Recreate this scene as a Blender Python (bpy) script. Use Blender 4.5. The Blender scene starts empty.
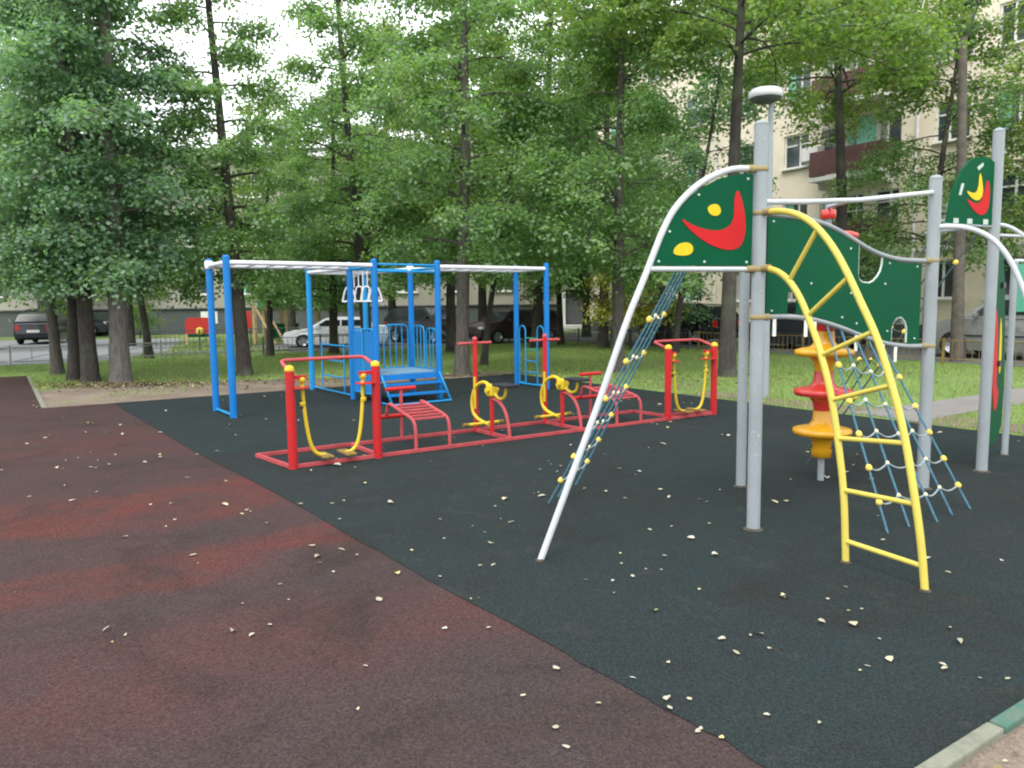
import bpy, math, random
import numpy as np
from mathutils import Vector, Matrix
rnd = random.Random(7)
scene = bpy.context.scene
col = scene.collection
R = math.radians
U = Vector((.832, .554, 0)); V = Vector((-.554, .832, 0)); ZZ = Vector((0, 0, 1))

# ---------------------------------------------------------------- materials
def newmat(name):
    m = bpy.data.materials.new(name); m.use_nodes = True
    nt = m.node_tree
    return m, nt, nt.nodes, nt.links, nt.nodes['Principled BSDF']
def ramp(N, stops):
    r = N.new('ShaderNodeValToRGB'); e = r.color_ramp.elements
    while len(e) < len(stops): e.new(.5)
    for k, (p, c) in enumerate(stops):
        e[k].position = p
        e[k].color = (c, c, c, 1) if isinstance(c, (int, float)) else (*c, 1)
    return r
def noise(N, L, vec, scale, detail=5, rough=.55, dist=0):
    n = N.new('ShaderNodeTexNoise'); n.inputs['Scale'].default_value = scale
    n.inputs['Detail'].default_value = detail; n.inputs['Roughness'].default_value = rough
    n.inputs['Distortion'].default_value = dist
    if vec is not None: L.new(vec, n.inputs['Vector'])
    return n
def mix(N, L, fac, a, b, mode='MIX'):
    m = N.new('ShaderNodeMix'); m.data_type = 'RGBA'; m.blend_type = mode
    for sock, v in ((m.inputs[0], fac), (m.inputs[6], a), (m.inputs[7], b)):
        if isinstance(v, (int, float)): sock.default_value = v
        elif isinstance(v, tuple): sock.default_value = (*v, 1)
        else: L.new(v, sock)
    return m.outputs[2]
def bump(N, L, b, h, strength=.3, dist=.02):
    n = N.new('ShaderNodeBump'); n.inputs['Strength'].default_value = strength; n.inputs['Distance'].default_value = dist
    L.new(h, n.inputs['Height']); L.new(n.outputs[0], b.inputs['Normal'])
def simple(name, c, rough=.5, c2=None, scale=6, bs=.15, metal=0, coat=0, speck=None):
    """paint or similar: two close tones mixed by noise, small bump, optional chips"""
    m, nt, N, L, b = newmat(name)
    tc = N.new('ShaderNodeTexCoord')
    n = noise(N, L, tc.outputs['Object'], scale, 6, .65)
    c2 = c2 or tuple(x * .78 for x in c)
    rp = ramp(N, [(.35, 0.), (.68, 1.)]); L.new(n.outputs[0], rp.inputs[0])
    out = mix(N, L, rp.outputs[0], c, c2)
    if speck:
        n2 = noise(N, L, tc.outputs['Object'], 38, 3, .6)
        r2 = ramp(N, [(.66, 0.), (.70, 1.)]); L.new(n2.outputs[0], r2.inputs[0])
        out = mix(N, L, r2.outputs[0], out, speck)
    L.new(out, b.inputs['Base Color'])
    b.inputs['Roughness'].default_value = rough; b.inputs['Metallic'].default_value = metal; b.inputs['Specular IOR Level'].default_value = .22 if (coat == 0 and metal == 0 and bs > 0) else .5
    b.inputs['Coat Weight'].default_value = coat
    n3 = noise(N, L, tc.outputs['Object'], scale * 14, 3, .6)
    bump(N, L, b, n3.outputs[0], bs, .004)
    return m
M = {}
M['blue'] = simple('blue_paint', (.004, .125, .38), .42, (.005, .15, .41), 3, .1, speck=(.05, .22, .42))
M['cyan'] = simple('light_blue_paint', (.01, .22, .46), .42, (.01, .18, .40), 3, .1)
M['white'] = simple('white_paint', (.62, .62, .64), .4, (.52, .53, .55), 5, .1)
M['grey_post'] = simple('grey_post_paint', (.25, .28, .29), .42, (.21, .235, .245), 2.2, .12, speck=(.38, .38, .37))
M['white_pipe'] = simple('white_pipe_paint', (.45, .47, .49), .38, (.38, .40, .42), 4, .1)
M['grey_pipe'] = simple('grey_pipe_paint', (.24, .26, .27), .42, (.19, .21, .215), 4, .1)
M['red'] = simple('red_paint', (.42, .014, .016), .42, (.34, .018, .02), 4, .12, speck=(.26, .07, .055))
M['pink'] = simple('faded_red_paint', (.40, .065, .07), .55, (.28, .045, .05), 5, .2, speck=(.30, .10, .08))
M['yellow'] = simple('yellow_paint', (.54, .40, .022), .4, (.47, .34, .022), 4, .12, speck=(.45, .30, .08))
M['lemon'] = simple('lemon_yellow_paint', (.53, .445, .085), .4, (.46, .38, .07), 3, .12, speck=(.42, .30, .12))
M['orange'] = simple('amber_plastic', (.64, .33, .008), .35, (.54, .25, .008), 3, .05, coat=.2)
M['redplastic'] = simple('red_plastic', (.50, .028, .02), .35, (.42, .03, .022), 3, .05, coat=.2)
M['dirt'] = simple('trodden_dirt', (.085, .07, .05), .95, (.04, .035, .028), 30, .8)
M['rust'] = simple('worn_clamp_metal', (.30, .21, .06), .6, (.22, .20, .14), 30, .4)
M['green_panel'] = simple('green_laminate', (.0004, .068, .027), .6, (.001, .056, .024), 1.6, .06)
for k_ in ('green_panel',): M[k_].node_tree.nodes['Principled BSDF'].inputs['Specular IOR Level'].default_value = .08
M['green_edge'] = simple('green_panel_edge', (.03, .26, .15), .5)
M['red_art'] = simple('red_laminate', (.44, .006, .009), .6, (.38, .006, .009), 3, .05)
M['yellow_art'] = simple('yellow_laminate', (.50, .35, .006), .6, (.66, .46, .015), 3, .05)
M['screw'] = simple('screw_cap', (.42, .5, .45), .5)
M['rope'] = simple('blue_rope', (.05, .14, .20), .85, (.10, .22, .28), 60, .8)
M['dark_rope'] = simple('dark_rope', (.03, .045, .05), .85, (.08, .10, .10), 60, .8)
M['grey_rope'] = simple('pale_rope', (.30, .36, .36), .85, (.2, .25, .26), 60, .8)
M['connector'] = simple('yellow_connector', (.76, .56, .10), .45)
M['pale_connector'] = simple('pale_connector', (.72, .68, .42), .45)
M['black_plastic'] = simple('black_plastic', (.02, .022, .03), .45)
M['footplate'] = simple('worn_brown_footplate', (.12, .075, .03), .7, (.28, .18, .03), 20, .4)
M['deck'] = simple('worn_blue_deck', (.10, .22, .33), .6, (.16, .24, .30), 8, .3)
M['tyre'] = simple('tyre_rubber', (.015, .015, .016), .85)
M['rim'] = simple('wheel_rim_metal', (.45, .46, .48), .35, metal=.8)
M['glass'] = simple('car_glass', (.015, .02, .022), .05, coat=1, bs=0)
b_ = M['glass'].node_tree.nodes['Principled BSDF']; b_.inputs['Coat Weight'].default_value = 0; b_.inputs['Specular IOR Level'].default_value = .25; b_.inputs['Roughness'].default_value = .12
M['winglass'] = simple('window_glass', (.03, .04, .045), .07, (.06, .075, .08), .8, 0)
M['lightgl'] = simple('headlight_lens', (.75, .78, .8), .15, bs=0)
M['tail'] = simple('tail_light_lens', (.45, .01, .015), .2, bs=0)
M['plate'] = simple('number_plate', (.75, .75, .73), .4)
M['car_black'] = simple('black_car_paint', (.006, .008, .012), .3, coat=.25, bs=0)
M['car_white'] = simple('white_car_paint', (.82, .84, .86), .3, coat=.5, bs=0)
M['car_silver'] = simple('silver_car_paint', (.20, .205, .19), .35, metal=.2, coat=.4, bs=0)
M['car_dark'] = simple('dark_grey_car_paint', (.02, .024, .034), .3, coat=.3, bs=0)
M['car_maroon'] = simple('maroon_car_paint', (.04, .016, .022), .28, coat=.4, bs=0)
M['fence'] = simple('dark_fence_paint', (.09, .11, .10), .6)
M['fence_grey'] = simple('grey_fence_paint', (.26, .29, .28), .6)
M['fence_brown'] = simple('brown_fence_paint', (.13, .085, .035), .6, (.22, .17, .04), 3, .3)
M['plaster'] = simple('cream_plaster', (.74, .66, .52), .9, (.62, .55, .43), .7, .5)
M['plaster_pale'] = simple('pale_plaster', (.34, .32, .26), .9, (.26, .25, .21), .5, .5)
M['plinth'] = simple('dark_grey_plinth', (.075, .085, .085), .9, (.10, .11, .105), .6, .5)
M['trim'] = simple('white_trim', (.74, .73, .70), .7)
M['curtain'] = simple('pale_green_curtain', (.20, .46, .36), .9)
M['lace'] = simple('pale_curtain', (.40, .40, .37), .95)
M['maroonrail'] = simple('maroon_balcony_sheet', (.095, .042, .042), .6, (.13, .07, .06), 2, .3)
M['roofing'] = simple('roof_sheet', (.12, .12, .12), .8)
M['timber'] = simple('pale_timber', (.50, .36, .20), .8, (.38, .26, .14), 8, .4)
M['green_roof'] = simple('green_roof_board', (.02, .28, .12), .5)
M['lamp_dark'] = simple('lamp_underside', (.10, .11, .12), .35)
M['lamp_white'] = simple('lamp_shell', (.50, .52, .53), .35)
M['kerbstone'] = simple('kerb_concrete', (.20, .20, .155), .9, (.13, .14, .105), 14, .8)
M['kerbgreen'] = simple('kerb_green_paint', (.045, .12, .09), .85, (.10, .13, .10), 18, .6)
M['poleW'] = simple('weathered_pole_wood', (.12, .105, .088), .95, (.07, .06, .05), 5, .9)

def mat_bark(name, a, b2):
    m, nt, N, L, b = newmat(name)
    tc = N.new('ShaderNodeTexCoord'); mp = N.new('ShaderNodeMapping'); L.new(tc.outputs['Object'], mp.inputs[0])
    mp.inputs['Scale'].default_value = (1, 1, .16)
    n = noise(N, L, mp.outputs[0], 26, 7, .7, .4)
    n2 = noise(N, L, tc.outputs['Object'], 1.3, 3)
    rp = ramp(N, [(.34, 0.), (.66, 1.)]); L.new(n.outputs[0], rp.inputs[0])
    c = mix(N, L, rp.outputs[0], b2, a)
    r2 = ramp(N, [(.45, 0.), (.7, .5)]); L.new(n2.outputs[0], r2.inputs[0])
    c = mix(N, L, r2.outputs[0], c, (.10, .12, .07))
    L.new(c, b.inputs['Base Color']); b.inputs['Roughness'].default_value = .95
    bump(N, L, b, n.outputs[0], .9, .03)
    return m
M['bark'] = mat_bark('grey_bark', (.12, .105, .092), (.036, .031, .027))
M['bark_dark'] = mat_bark('dark_bark', (.062, .052, .045), (.018, .015, .013))
M['bark_pale'] = mat_bark('pale_grey_bark', (.17, .155, .145), (.062, .055, .05))

def mat_leaf(name, c1, c2, c3):
    m, nt, N, L, b = newmat(name)
    g = N.new('ShaderNodeNewGeometry'); tc = N.new('ShaderNodeTexCoord')
    n = noise(N, L, tc.outputs['Object'], 1.1, 3)
    rp = ramp(N, [(.36, c1), (.52, c2), (.72, c3)])
    ad = N.new('ShaderNodeMath'); ad.operation = 'MULTIPLY_ADD'
    L.new(g.outputs['Random Per Island'], ad.inputs[0]); ad.inputs[1].default_value = .34; L.new(n.outputs[0], ad.inputs[2])
    sb = N.new('ShaderNodeMath'); sb.operation = 'SUBTRACT'; L.new(ad.outputs[0], sb.inputs[0]); sb.inputs[1].default_value = .17
    L.new(sb.outputs[0], rp.inputs[0])
    L.new(rp.outputs[0], b.inputs['Base Color']); b.inputs['Roughness'].default_value = .42
    b.inputs['Specular IOR Level'].default_value = .6
    tr = N.new('ShaderNodeBsdfTranslucent')
    L.new(mix(N, L, 1., rp.outputs[0], (1.9, 2.1, .95), 'MULTIPLY'), tr.inputs[0])
    ms = N.new('ShaderNodeMixShader'); ms.inputs[0].default_value = .5
    L.new(b.outputs[0], ms.inputs[1]); L.new(tr.outputs[0], ms.inputs[2])
    L.new(ms.outputs[0], N['Material Output'].inputs[0])
    return m
M['leaf_cool'] = mat_leaf('cool_green_leaves', (.085, .160, .100), (.125, .215, .135), (.19, .285, .175))
M['leaf_mid'] = mat_leaf('mid_green_leaves', (.085, .160, .068), (.130, .220, .092), (.20, .295, .125))
M['leaf_warm'] = mat_leaf('yellowish_green_leaves', (.080, .142, .040), (.125, .195, .055), (.20, .25, .07))
M['leaf_yellow'] = mat_leaf('yellowing_leaves', (.16, .18, .03), (.28, .26, .05), (.40, .34, .07))

def mat_rubber(name, a, b2, band=None):
    m, nt, N, L, b = newmat(name)
    tc = N.new('ShaderNodeTexCoord'); P = tc.outputs['Object']
    big = noise(N, L, P, .45, 5, .6, .5)
    rp = ramp(N, [(.35, 0.), (.7, 1.)]); L.new(big.outputs[0], rp.inputs[0])
    c = mix(N, L, rp.outputs[0], a, b2)
    if band:
        # worn stripes lying across the surface: distance along V, bent by noise
        sp = N.new('ShaderNodeVectorMath'); sp.operation = 'DOT_PRODUCT'; L.new(P, sp.inputs[0]); sp.inputs[1].default_value = tuple(V)
        w = noise(N, L, P, .42, 4, .55)
        ma = N.new('ShaderNodeMath'); ma.operation = 'MULTIPLY_ADD'; L.new(w.outputs[0], ma.inputs[0]); ma.inputs[1].default_value = 2.4; L.new(sp.outputs['Value'], ma.inputs[2])
        sc = N.new('ShaderNodeMath'); sc.operation = 'MULTIPLY_ADD'; L.new(ma.outputs[0], sc.inputs[0]); sc.inputs[1].default_value = 1 / 16.; sc.inputs[2].default_value = -1.2 / 16
        # position = t/16
        st = [(0, 0.), (2.9, .05), (3.35, .45), (3.75, .4), (4.1, .05), (4.55, .1), (4.75, .9), (5.2, .95), (5.5, .15), (6.1, .15), (6.4, .9), (7.3, 1.), (7.75, .25), (9.3, .2), (10.2, .55), (12, .2)]
        br = ramp(N, [(p / 16., float(v)) for p, v in st]); L.new(sc.outputs[0], br.inputs[0])
        w2 = noise(N, L, P, 1.7, 6, .7, .3)
        r3 = ramp(N, [(.32, .15), (.62, 1.)]); L.new(w2.outputs[0], r3.inputs[0])
        f = N.new('ShaderNodeMath'); f.operation = 'MULTIPLY'; L.new(br.outputs[0], f.inputs[0]); L.new(r3.outputs[0], f.inputs[1])
        c = mix(N, L, f.outputs[0], c, band)
    # dusty scuffs
    d = noise(N, L, P, 3.2, 7, .75, .8)
    rd = ramp(N, [(.56, 0.), (.76, .55)]); L.new(d.outputs[0], rd.inputs[0])
    c = mix(N, L, rd.outputs[0], c, (.054, .049, .042))
    st_ = noise(N, L, P, .8, 8, .72, 1.2); rst = ramp(N, [(.50, 0.), (.66, .6)]); L.new(st_.outputs[0], rst.inputs[0])
    c = mix(N, L, rst.outputs[0], c, tuple(x * .5 + y for x, y in zip(b2, (.009, .006, .004))))
    # crumb
    vo = N.new('ShaderNodeTexVoronoi'); vo.inputs['Scale'].default_value = 210; L.new(P, vo.inputs['Vector'])
    rv = ramp(N, [(0., .6), (.5, 1.), (1., 1.5)]); L.new(vo.outputs['Color'], rv.inputs[0])
    c = mix(N, L, 1., c, rv.outputs[0], 'MULTIPLY')
    n60 = noise(N, L, P, 60, 4, .7)
    r60 = ramp(N, [(.3, .6), (.7, 1.4)]); L.new(n60.outputs[0], r60.inputs[0])
    c = mix(N, L, .8, c, r60.outputs[0], 'MULTIPLY')
    L.new(c, b.inputs['Base Color']); b.inputs['Roughness'].default_value = .85
    b.inputs['Specular IOR Level'].default_value = .04
    bump(N, L, b, vo.outputs['Distance'], .6, .004)
    return m
M['dark_rubber'] = mat_rubber('dark_green_rubber_crumb', (.0185, .0270, .0272), (.0225, .0270, .0268))
M['red_rubber'] = mat_rubber('worn_red_rubber_crumb', (.050, .035, .0335), (.038, .031, .030), (.084, .030, .026))

def mat_ground(name, stops, scale=1.2, fine=40, b1=.8):
    m, nt, N, L, b = newmat(name)
    tc = N.new('ShaderNodeTexCoord'); P = tc.outputs['Object']
    n = noise(N, L, P, scale, 9, .68, .4); n2 = noise(N, L, P, fine, 4, .7)
    rp = ramp(N, stops); L.new(n.outputs[0], rp.inputs[0])
    r2 = ramp(N, [(.25, .55), (.75, 1.45)]); L.new(n2.outputs[0], r2.inputs[0])
    L.new(mix(N, L, 1., rp.outputs[0], r2.outputs[0], 'MULTIPLY'), b.inputs['Base Color'])
    b.inputs['Roughness'].default_value = .95
    bump(N, L, b, n2.outputs[0], b1, .02)
    return m
M['lawn'] = mat_ground('lawn', [(.30, (.14, .12, .07)), (.42, (.11, .16, .045)), (.6, (.15, .23, .05)), (.8, (.20, .27, .07))], .5, 45)
M['soil'] = mat_ground('bare_soil', [(.3, (.11, .082, .058)), (.5, (.16, .122, .09)), (.68, (.21, .17, .13)), (.8, (.10, .11, .05))], 1.1, 60)
M['asphalt'] = mat_ground('asphalt', [(.3, (.15, .155, .16)), (.7, (.20, .205, .21))], .5, 90, .4)
M['asphalt_dark'] = mat_ground('dark_asphalt', [(.3, (.07, .073, .075)), (.7, (.11, .113, .115))], .5, 90, .4)
M['pathm'] = mat_ground('path_asphalt', [(.3, (.14, .128, .12)), (.7, (.19, .175, .165))], 1.0, 80, .4)
def mat_blade():
    m, nt, N, L, b = newmat('grass_blade')
    g = N.new('ShaderNodeNewGeometry')
    rp = ramp(N, [(0., (.11, .20, .035)), (.5, (.19, .30, .05)), (.85, (.27, .36, .08)), (1., (.38, .36, .16))])
    L.new(g.outputs['Random Per Island'], rp.inputs[0]); L.new(rp.outputs[0], b.inputs['Base Color'])
    b.inputs['Roughness'].default_value = .6
    tr = N.new('ShaderNodeBsdfTranslucent'); L.new(rp.outputs[0], tr.inputs[0])
    ms = N.new('ShaderNodeMixShader'); ms.inputs[0].default_value = .3
    L.new(b.outputs[0], ms.inputs[1]); L.new(tr.outputs[0], ms.inputs[2]); L.new(ms.outputs[0], N['Material Output'].inputs[0])
    return m
M['blade'] = mat_blade()
def mat_litter():
    m, nt, N, L, b = newmat('dry_leaf')
    oi = N.new('ShaderNodeObjectInfo'); g = N.new('ShaderNodeNewGeometry')
    a = N.new('ShaderNodeMath'); a.operation = 'ADD'; L.new(oi.outputs['Random'], a.inputs[0]); L.new(g.outputs['Random Per Island'], a.inputs[1])
    md = N.new('ShaderNodeMath'); md.operation = 'FRACT'; L.new(a.outputs[0], md.inputs[0])
    rp = ramp(N, [(0., (.38, .34, .22)), (.35, (.27, .25, .17)), (.8, (.38, .36, .28)), (.92, (.5, .46, .16)), (1., (.24, .17, .08))])
    L.new(md.outputs[0], rp.inputs[0]); L.new(rp.outputs[0], b.inputs['Base Color']); b.inputs['Roughness'].default_value = .7
    return m
M['litter'] = mat_litter()
def mat_deadlitter():
    m, nt, N, L, b = newmat('brown_leaf_litter')
    g = N.new('ShaderNodeNewGeometry')
    rp = ramp(N, [(0., (.06, .042, .022)), (.4, (.13, .10, .045)), (.75, (.20, .155, .07)), (1., (.34, .30, .18))])
    L.new(g.outputs['Random Per Island'], rp.inputs[0]); L.new(rp.outputs[0], b.inputs['Base Color']); b.inputs['Roughness'].default_value = .8
    return m
M['deadlitter'] = mat_deadlitter()

# ---------------------------------------------------------------- mesh builder
class MB:
    def __init__(s): s.v = []; s.f = []; s.sm = []
    def add(s, vs, fs, smooth=False):
        o = len(s.v); s.v += [tuple(p) for p in vs]
        for f in fs: s.f.append(tuple(i + o for i in f)); s.sm.append(smooth)
    def box(s, c, size, rz=0, ax=None):
        """ax: optional (x,y,z) axis vectors"""
        c = Vector(c); hx, hy, hz = (k / 2 for k in size)
        if ax is None:
            ax = (Vector((math.cos(rz), math.sin(rz), 0)), Vector((-math.sin(rz), math.cos(rz), 0)), ZZ)
        b = min(hx, hy, hz) * .12
        vs = []
        for sx in (-1, 1):
            for sy in (-1, 1):
                for sz in (-1, 1):
                    vs.append(c + ax[0] * hx * sx + ax[1] * hy * sy + ax[2] * hz * sz)
        s.add(vs, [(0, 1, 3, 2), (4, 6, 7, 5), (0, 4, 5, 1), (2, 3, 7, 6), (0, 2, 6, 4), (1, 5, 7, 3)])
    def tube(s, pts, r, seg=12, cap=True, rs=None):
        pts = [Vector(p) for p in pts]; n = len(pts)
        rs = rs or [r] * n
        tan = []
        for i in range(n):
            a = pts[max(i - 1, 0)]; b = pts[min(i + 1, n - 1)]; d = b - a
            tan.append(d.normalized() if d.length > 1e-9 else ZZ)
        up = ZZ if abs(tan[0].z) < .9 else Vector((1, 0, 0))
        x = tan[0].cross(up).normalized(); vs = []
        for i in range(n):
            x = (x - tan[i] * x.dot(tan[i])).normalized(); y = tan[i].cross(x)
            for k in range(seg):
                a = 2 * math.pi * k / seg
                vs.append(pts[i] + (x * math.cos(a) + y * math.sin(a)) * rs[i])
        fs = [(i * seg + k, i * seg + (k + 1) % seg, (i + 1) * seg + (k + 1) % seg, (i + 1) * seg + k) for i in range(n - 1) for k in range(seg)]
        s.add(vs, fs, True)
        if cap:
            s.add(vs[:seg][::-1], [tuple(range(seg))]); s.add(vs[-seg:], [tuple(range(seg))])
    def lathe(s, base, prof, seg=24, axis=ZZ):
        base = Vector(base); axis = Vector(axis).normalized()
        up = Vector((1, 0, 0)) if abs(axis.x) < .9 else Vector((0, 1, 0))
        x = axis.cross(up).normalized(); y = axis.cross(x); vs = []
        for r, z in prof:
            r = max(r, .0005)
            for k in range(seg):
                a = 2 * math.pi * k / seg; vs.append(base + axis * z + (x * math.cos(a) + y * math.sin(a)) * r)
        n = len(prof)
        s.add(vs, [(i * seg + k, i * seg + (k + 1) % seg, (i + 1) * seg + (k + 1) % seg, (i + 1) * seg + k) for i in range(n - 1) for k in range(seg)], True)
    def prism(s, outline, Q, d, n, th, off=0):
        """outline of (along d, z); slab of thickness th about Q shifted by off along n"""
        Q = Vector((Q[0], Q[1], 0)); d = Vector(d); n = Vector(n); m = len(outline)
        fr = [Q + d * a + ZZ * z + n * (off + th / 2) for a, z in outline]
        bk = [Q + d * a + ZZ * z + n * (off - th / 2) for a, z in outline]
        s.add(fr, [tuple(range(m))]); s.add(bk, [tuple(range(m))[::-1]])
        s.add(fr + bk, [(i, i + m, (i + 1) % m + m, (i + 1) % m) for i in range(m)])
    def quad(s, a, b, c, d): s.add([a, b, c, d], [(0, 1, 2, 3)])
    def build(s, name, mat, parent=None, bevel=0):
        me = bpy.data.meshes.new(name); me.from_pydata(s.v, [], s.f); me.polygons.foreach_set('use_smooth', s.sm)
        me.materials.append(mat if not isinstance(mat, str) else M[mat]); me.update()
        o = bpy.data.objects.new(name, me); col.objects.link(o)
        if parent is not None: o.parent = parent
        if bevel:
            b = o.modifiers.new('bevel', 'BEVEL'); b.width = bevel; b.segments = 2; b.limit_method = 'ANGLE'
        return o
def smoothpath(pts, it=2):
    pts = [Vector(p) for p in pts]
    for _ in range(it):
        q = [pts[0]]
        for a, b in zip(pts[:-1], pts[1:]): q += [a * .75 + b * .25, a * .25 + b * .75]
        q.append(pts[-1]); pts = q
    return pts
def smooth2(pts, it=2):
    """closed outline, corner cutting"""
    for _ in range(it):
        q = []
        for i in range(len(pts)):
            a = pts[i]; b = pts[(i + 1) % len(pts)]
            q += [(a[0] * .75 + b[0] * .25, a[1] * .75 + b[1] * .25), (a[0] * .25 + b[0] * .75, a[1] * .25 + b[1] * .75)]
        pts = q
    return pts
def tag(o, label=None, cat=None, group=None, kind=None):
    if label: o['label'] = label
    if cat: o['category'] = cat
    if group: o['group'] = group
    if kind: o['kind'] = kind
    return o
def empty(name, loc, label=None, cat=None, group=None, rz=0):
    o = bpy.data.objects.new(name, None); col.objects.link(o); o.location = loc; o.rotation_euler = (0, 0, rz)
    o.empty_display_size = .3
    return tag(o, label, cat, group)
def kids(o): return [c for c in bpy.data.objects if c.parent == o]
def copy_tree(o, parent=None):
    c = o.copy(); col.objects.link(c)
    if parent is not None: c.parent = parent
    for ch in kids(o): copy_tree(ch, c)
    return c
def sheet(name, pts, z, mat, thick=None):
    mb = MB(); mb.add([(p[0], p[1], z) for p in pts], [tuple(range(len(pts)))])
    o = mb.build(name, mat); return tag(o, kind='structure')
def w2(Q, a, b): return Vector((Q[0], Q[1], 0)) + U * a + V * b

# ---------------------------------------------------------------- setting
g = MB(); g.add([(-260, -60, -.014), (260, -60, -.014), (260, 420, -.014), (-260, 420, -.014)], [(0, 1, 2, 3)])
tag(g.build('ground', 'lawn'), kind='structure')
def ragged(pts, amp, n=14, seed=1):
    r = random.Random(seed); out = []
    for i in range(len(pts)):
        a = Vector(pts[i]); b = Vector(pts[(i + 1) % len(pts)])
        for k in range(n):
            p = a.lerp(b, k / n); out.append((p.x + r.uniform(-amp, amp), p.y + r.uniform(-amp, amp)))
    return out
BL = Vector((-7.7, 12.5, 0))
def bl(a, b): p = BL + U * a + V * b; return (p.x, p.y)
sheet('soil', ragged([bl(-.05, -.3), bl(9.5, -.3), bl(9.9, .7), bl(7.5, 1.5), bl(5, 2.3), bl(2.6, 3.4), bl(1.2, 3.9), bl(-.05, 3.2)], .13, 14, 3), -.010, 'soil')
sheet('soil', ragged([(7.5, 6.75), (1.42, 2.72), (-3, -.9), (0, -3.2), (10.3, 3.6)], .06, 12, 5), -.010, 'soil')
sheet('soil', ragged([(5.9, 9.3), (3.1, 13.4), (3.7, 13.8), (6.6, 9.8), (9.3, 6.9), (8, 6)], .16, 12, 6), -.009, 'soil')
# rubber surfaces
near0 = Vector((1.4, 2.5, 0))
nl = near0 - U * 16; nr = near0 + U * 7.3
TL = BL + V * 7.6
sheet('red_rubber_surface', [nl.xy, (near0 + U * 0.1).xy, bl(9.33, 0), bl(0, 0), TL.xy, (TL - U * 14).xy, (nl + V * 2 - U * 4).xy], -.004, 'red_rubber')
seam_w = [Vector((x, y, 0)) for x, y in [(-6.73, 12.93), (-3.32, 8.18), (-1.72, 6.08), (-1.05, 5.13), (-0.71, 4.65), (0.1, 3.57), (0.42, 3.13), (0.73, 2.72), (0.85, 2.51)]]
seamA = seam_w[0]; seamA = BL + U * (seamA - BL).dot(U); seamB = near0 + U * ((seam_w[-1] - near0).dot(U) - .03); seam_w = [seamA] + seam_w[1:] + [seamB]
seam = []
rs_ = random.Random(4)
for i in range(41):
    t_ = i / 40 * (len(seam_w) - 1); j_ = min(int(t_), len(seam_w) - 2); p = seam_w[j_].lerp(seam_w[j_ + 1], t_ - j_); p += U * rs_.uniform(-.010, .010) * (0 if i in (0, 40) else 1)
    seam.append((p.x, p.y))
sheet('dark_rubber_surface', seam + [nr.xy[:] if False else (nr.x, nr.y), bl(9.33, 0)], 0, 'dark_rubber')
# kerbs
def kerb_line(a, b, seg, w, h, mats, out):
    a = Vector(a); b = Vector(b); d = (b - a); n = max(1, int(d.length / seg)); d.normalize(); nn = Vector((-d.y, d.x, 0)) * out
    groups = {}
    for i in range(n):
        mb = groups.setdefault(mats(i), MB())
        c = a + d * (seg * (i + .5)) + nn * (w / 2); mb.box((c.x, c.y, h / 2 - .03), (seg - .012, w, h + .06), ax=(d, nn, ZZ))
    for k, mb in groups.items(): tag(mb.build('kerb', k, bevel=.008), kind='structure')
kerb_line(near0 + U * .53 - U * 4, near0 + U * 8.5, .98, .062, .02, lambda i: 'kerbgreen' if i == 4 or i == 6 else 'kerbstone', -1)
kerb_line(BL, TL, 1.0, .08, .012, lambda i: 'kerbstone', -1)
kerb_line(BL, BL + U * 9.3, 1.0, .07, .004, lambda i: 'soil', 1)
# asphalt yard on the left, roads and paths
sheet('yard_asphalt', [(-17.5, 21.0), (-13.0, 23.6), (-12.6, 28), (-17.5, 41), (-70, 41), (-70, -5)], -.006, 'asphalt')
F0 = Vector((-14.4, 22.1, 0)); FC = F0 + U * 19.1; 
def fr(a, b): p = F0 + U * a + V * b; return (p.x, p.y)
sheet('road', [fr(8.5, .5), fr(19, .5), fr(30, .5), fr(30, 7), fr(8.5, 7)], -.005, 'asphalt_dark')
RF = Vector((11, 18.5, 0))
def rf(a, b): p = RF + U * a + V * b; return (p.x, p.y)
sheet('road', [rf(.6, -22), rf(6.2, -22), rf(6.2, 17.5), rf(.6, 17.5)], -.002, 'asphalt_dark')
sheet('footpath', [(-13.5, 26.7), (-5.5, 30.9), (-6.0, 31.9), (-14, 27.9)], -.003, 'pathm')
Pp = Vector((5.25, 10.55, 0))
sheet('footpath', ragged([(Pp - U * .2 - V * .5).xy, (Pp + U * 14 - V * .42).xy, (Pp + U * 14 + V * .42).xy, (Pp - U * .1 + V * .5).xy], .035, 16, 9), -.006, 'pathm')

# ---------------------------------------------------------------- grass (uncountable)
def raw_mesh(name, co, faces_per, mat, smooth=False):
    """co: (n, k, 3) array; faces_per: list of index tuples (same length each) within the k verts"""
    n, k, _ = co.shape; me = bpy.data.meshes.new(name)
    fl = len(faces_per[0]); nf = len(faces_per)
    me.vertices.add(n * k); me.vertices.foreach_set('co', co.reshape(-1).astype(np.float32))
    idx = (np.arange(n)[:, None, None] * k + np.array(faces_per)[None]).reshape(-1)
    me.loops.add(n * nf * fl); me.loops.foreach_set('vertex_index', idx.astype(np.int32))
    me.polygons.add(n * nf); me.polygons.foreach_set('loop_start', (np.arange(n * nf) * fl).astype(np.int32))
    me.polygons.foreach_set('loop_total', np.full(n * nf, fl, np.int32))
    me.update(calc_edges=True); me.materials.append(M[mat] if isinstance(mat, str) else mat)
    return me
def inside(p, poly):
    x, y = p[:, 0], p[:, 1]; c = np.zeros(len(p), bool); n = len(poly)
    for i in range(n):
        x1, y1 = poly[i][:2]; x2, y2 = poly[(i + 1) % n][:2]
        if y1 == y2: continue
        t = ((y1 > y) != (y2 > y)) & (x < (x2 - x1) * (y - y1) / (y2 - y1) + x1); c ^= t
    return c
rg = np.random.default_rng(11)
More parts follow.
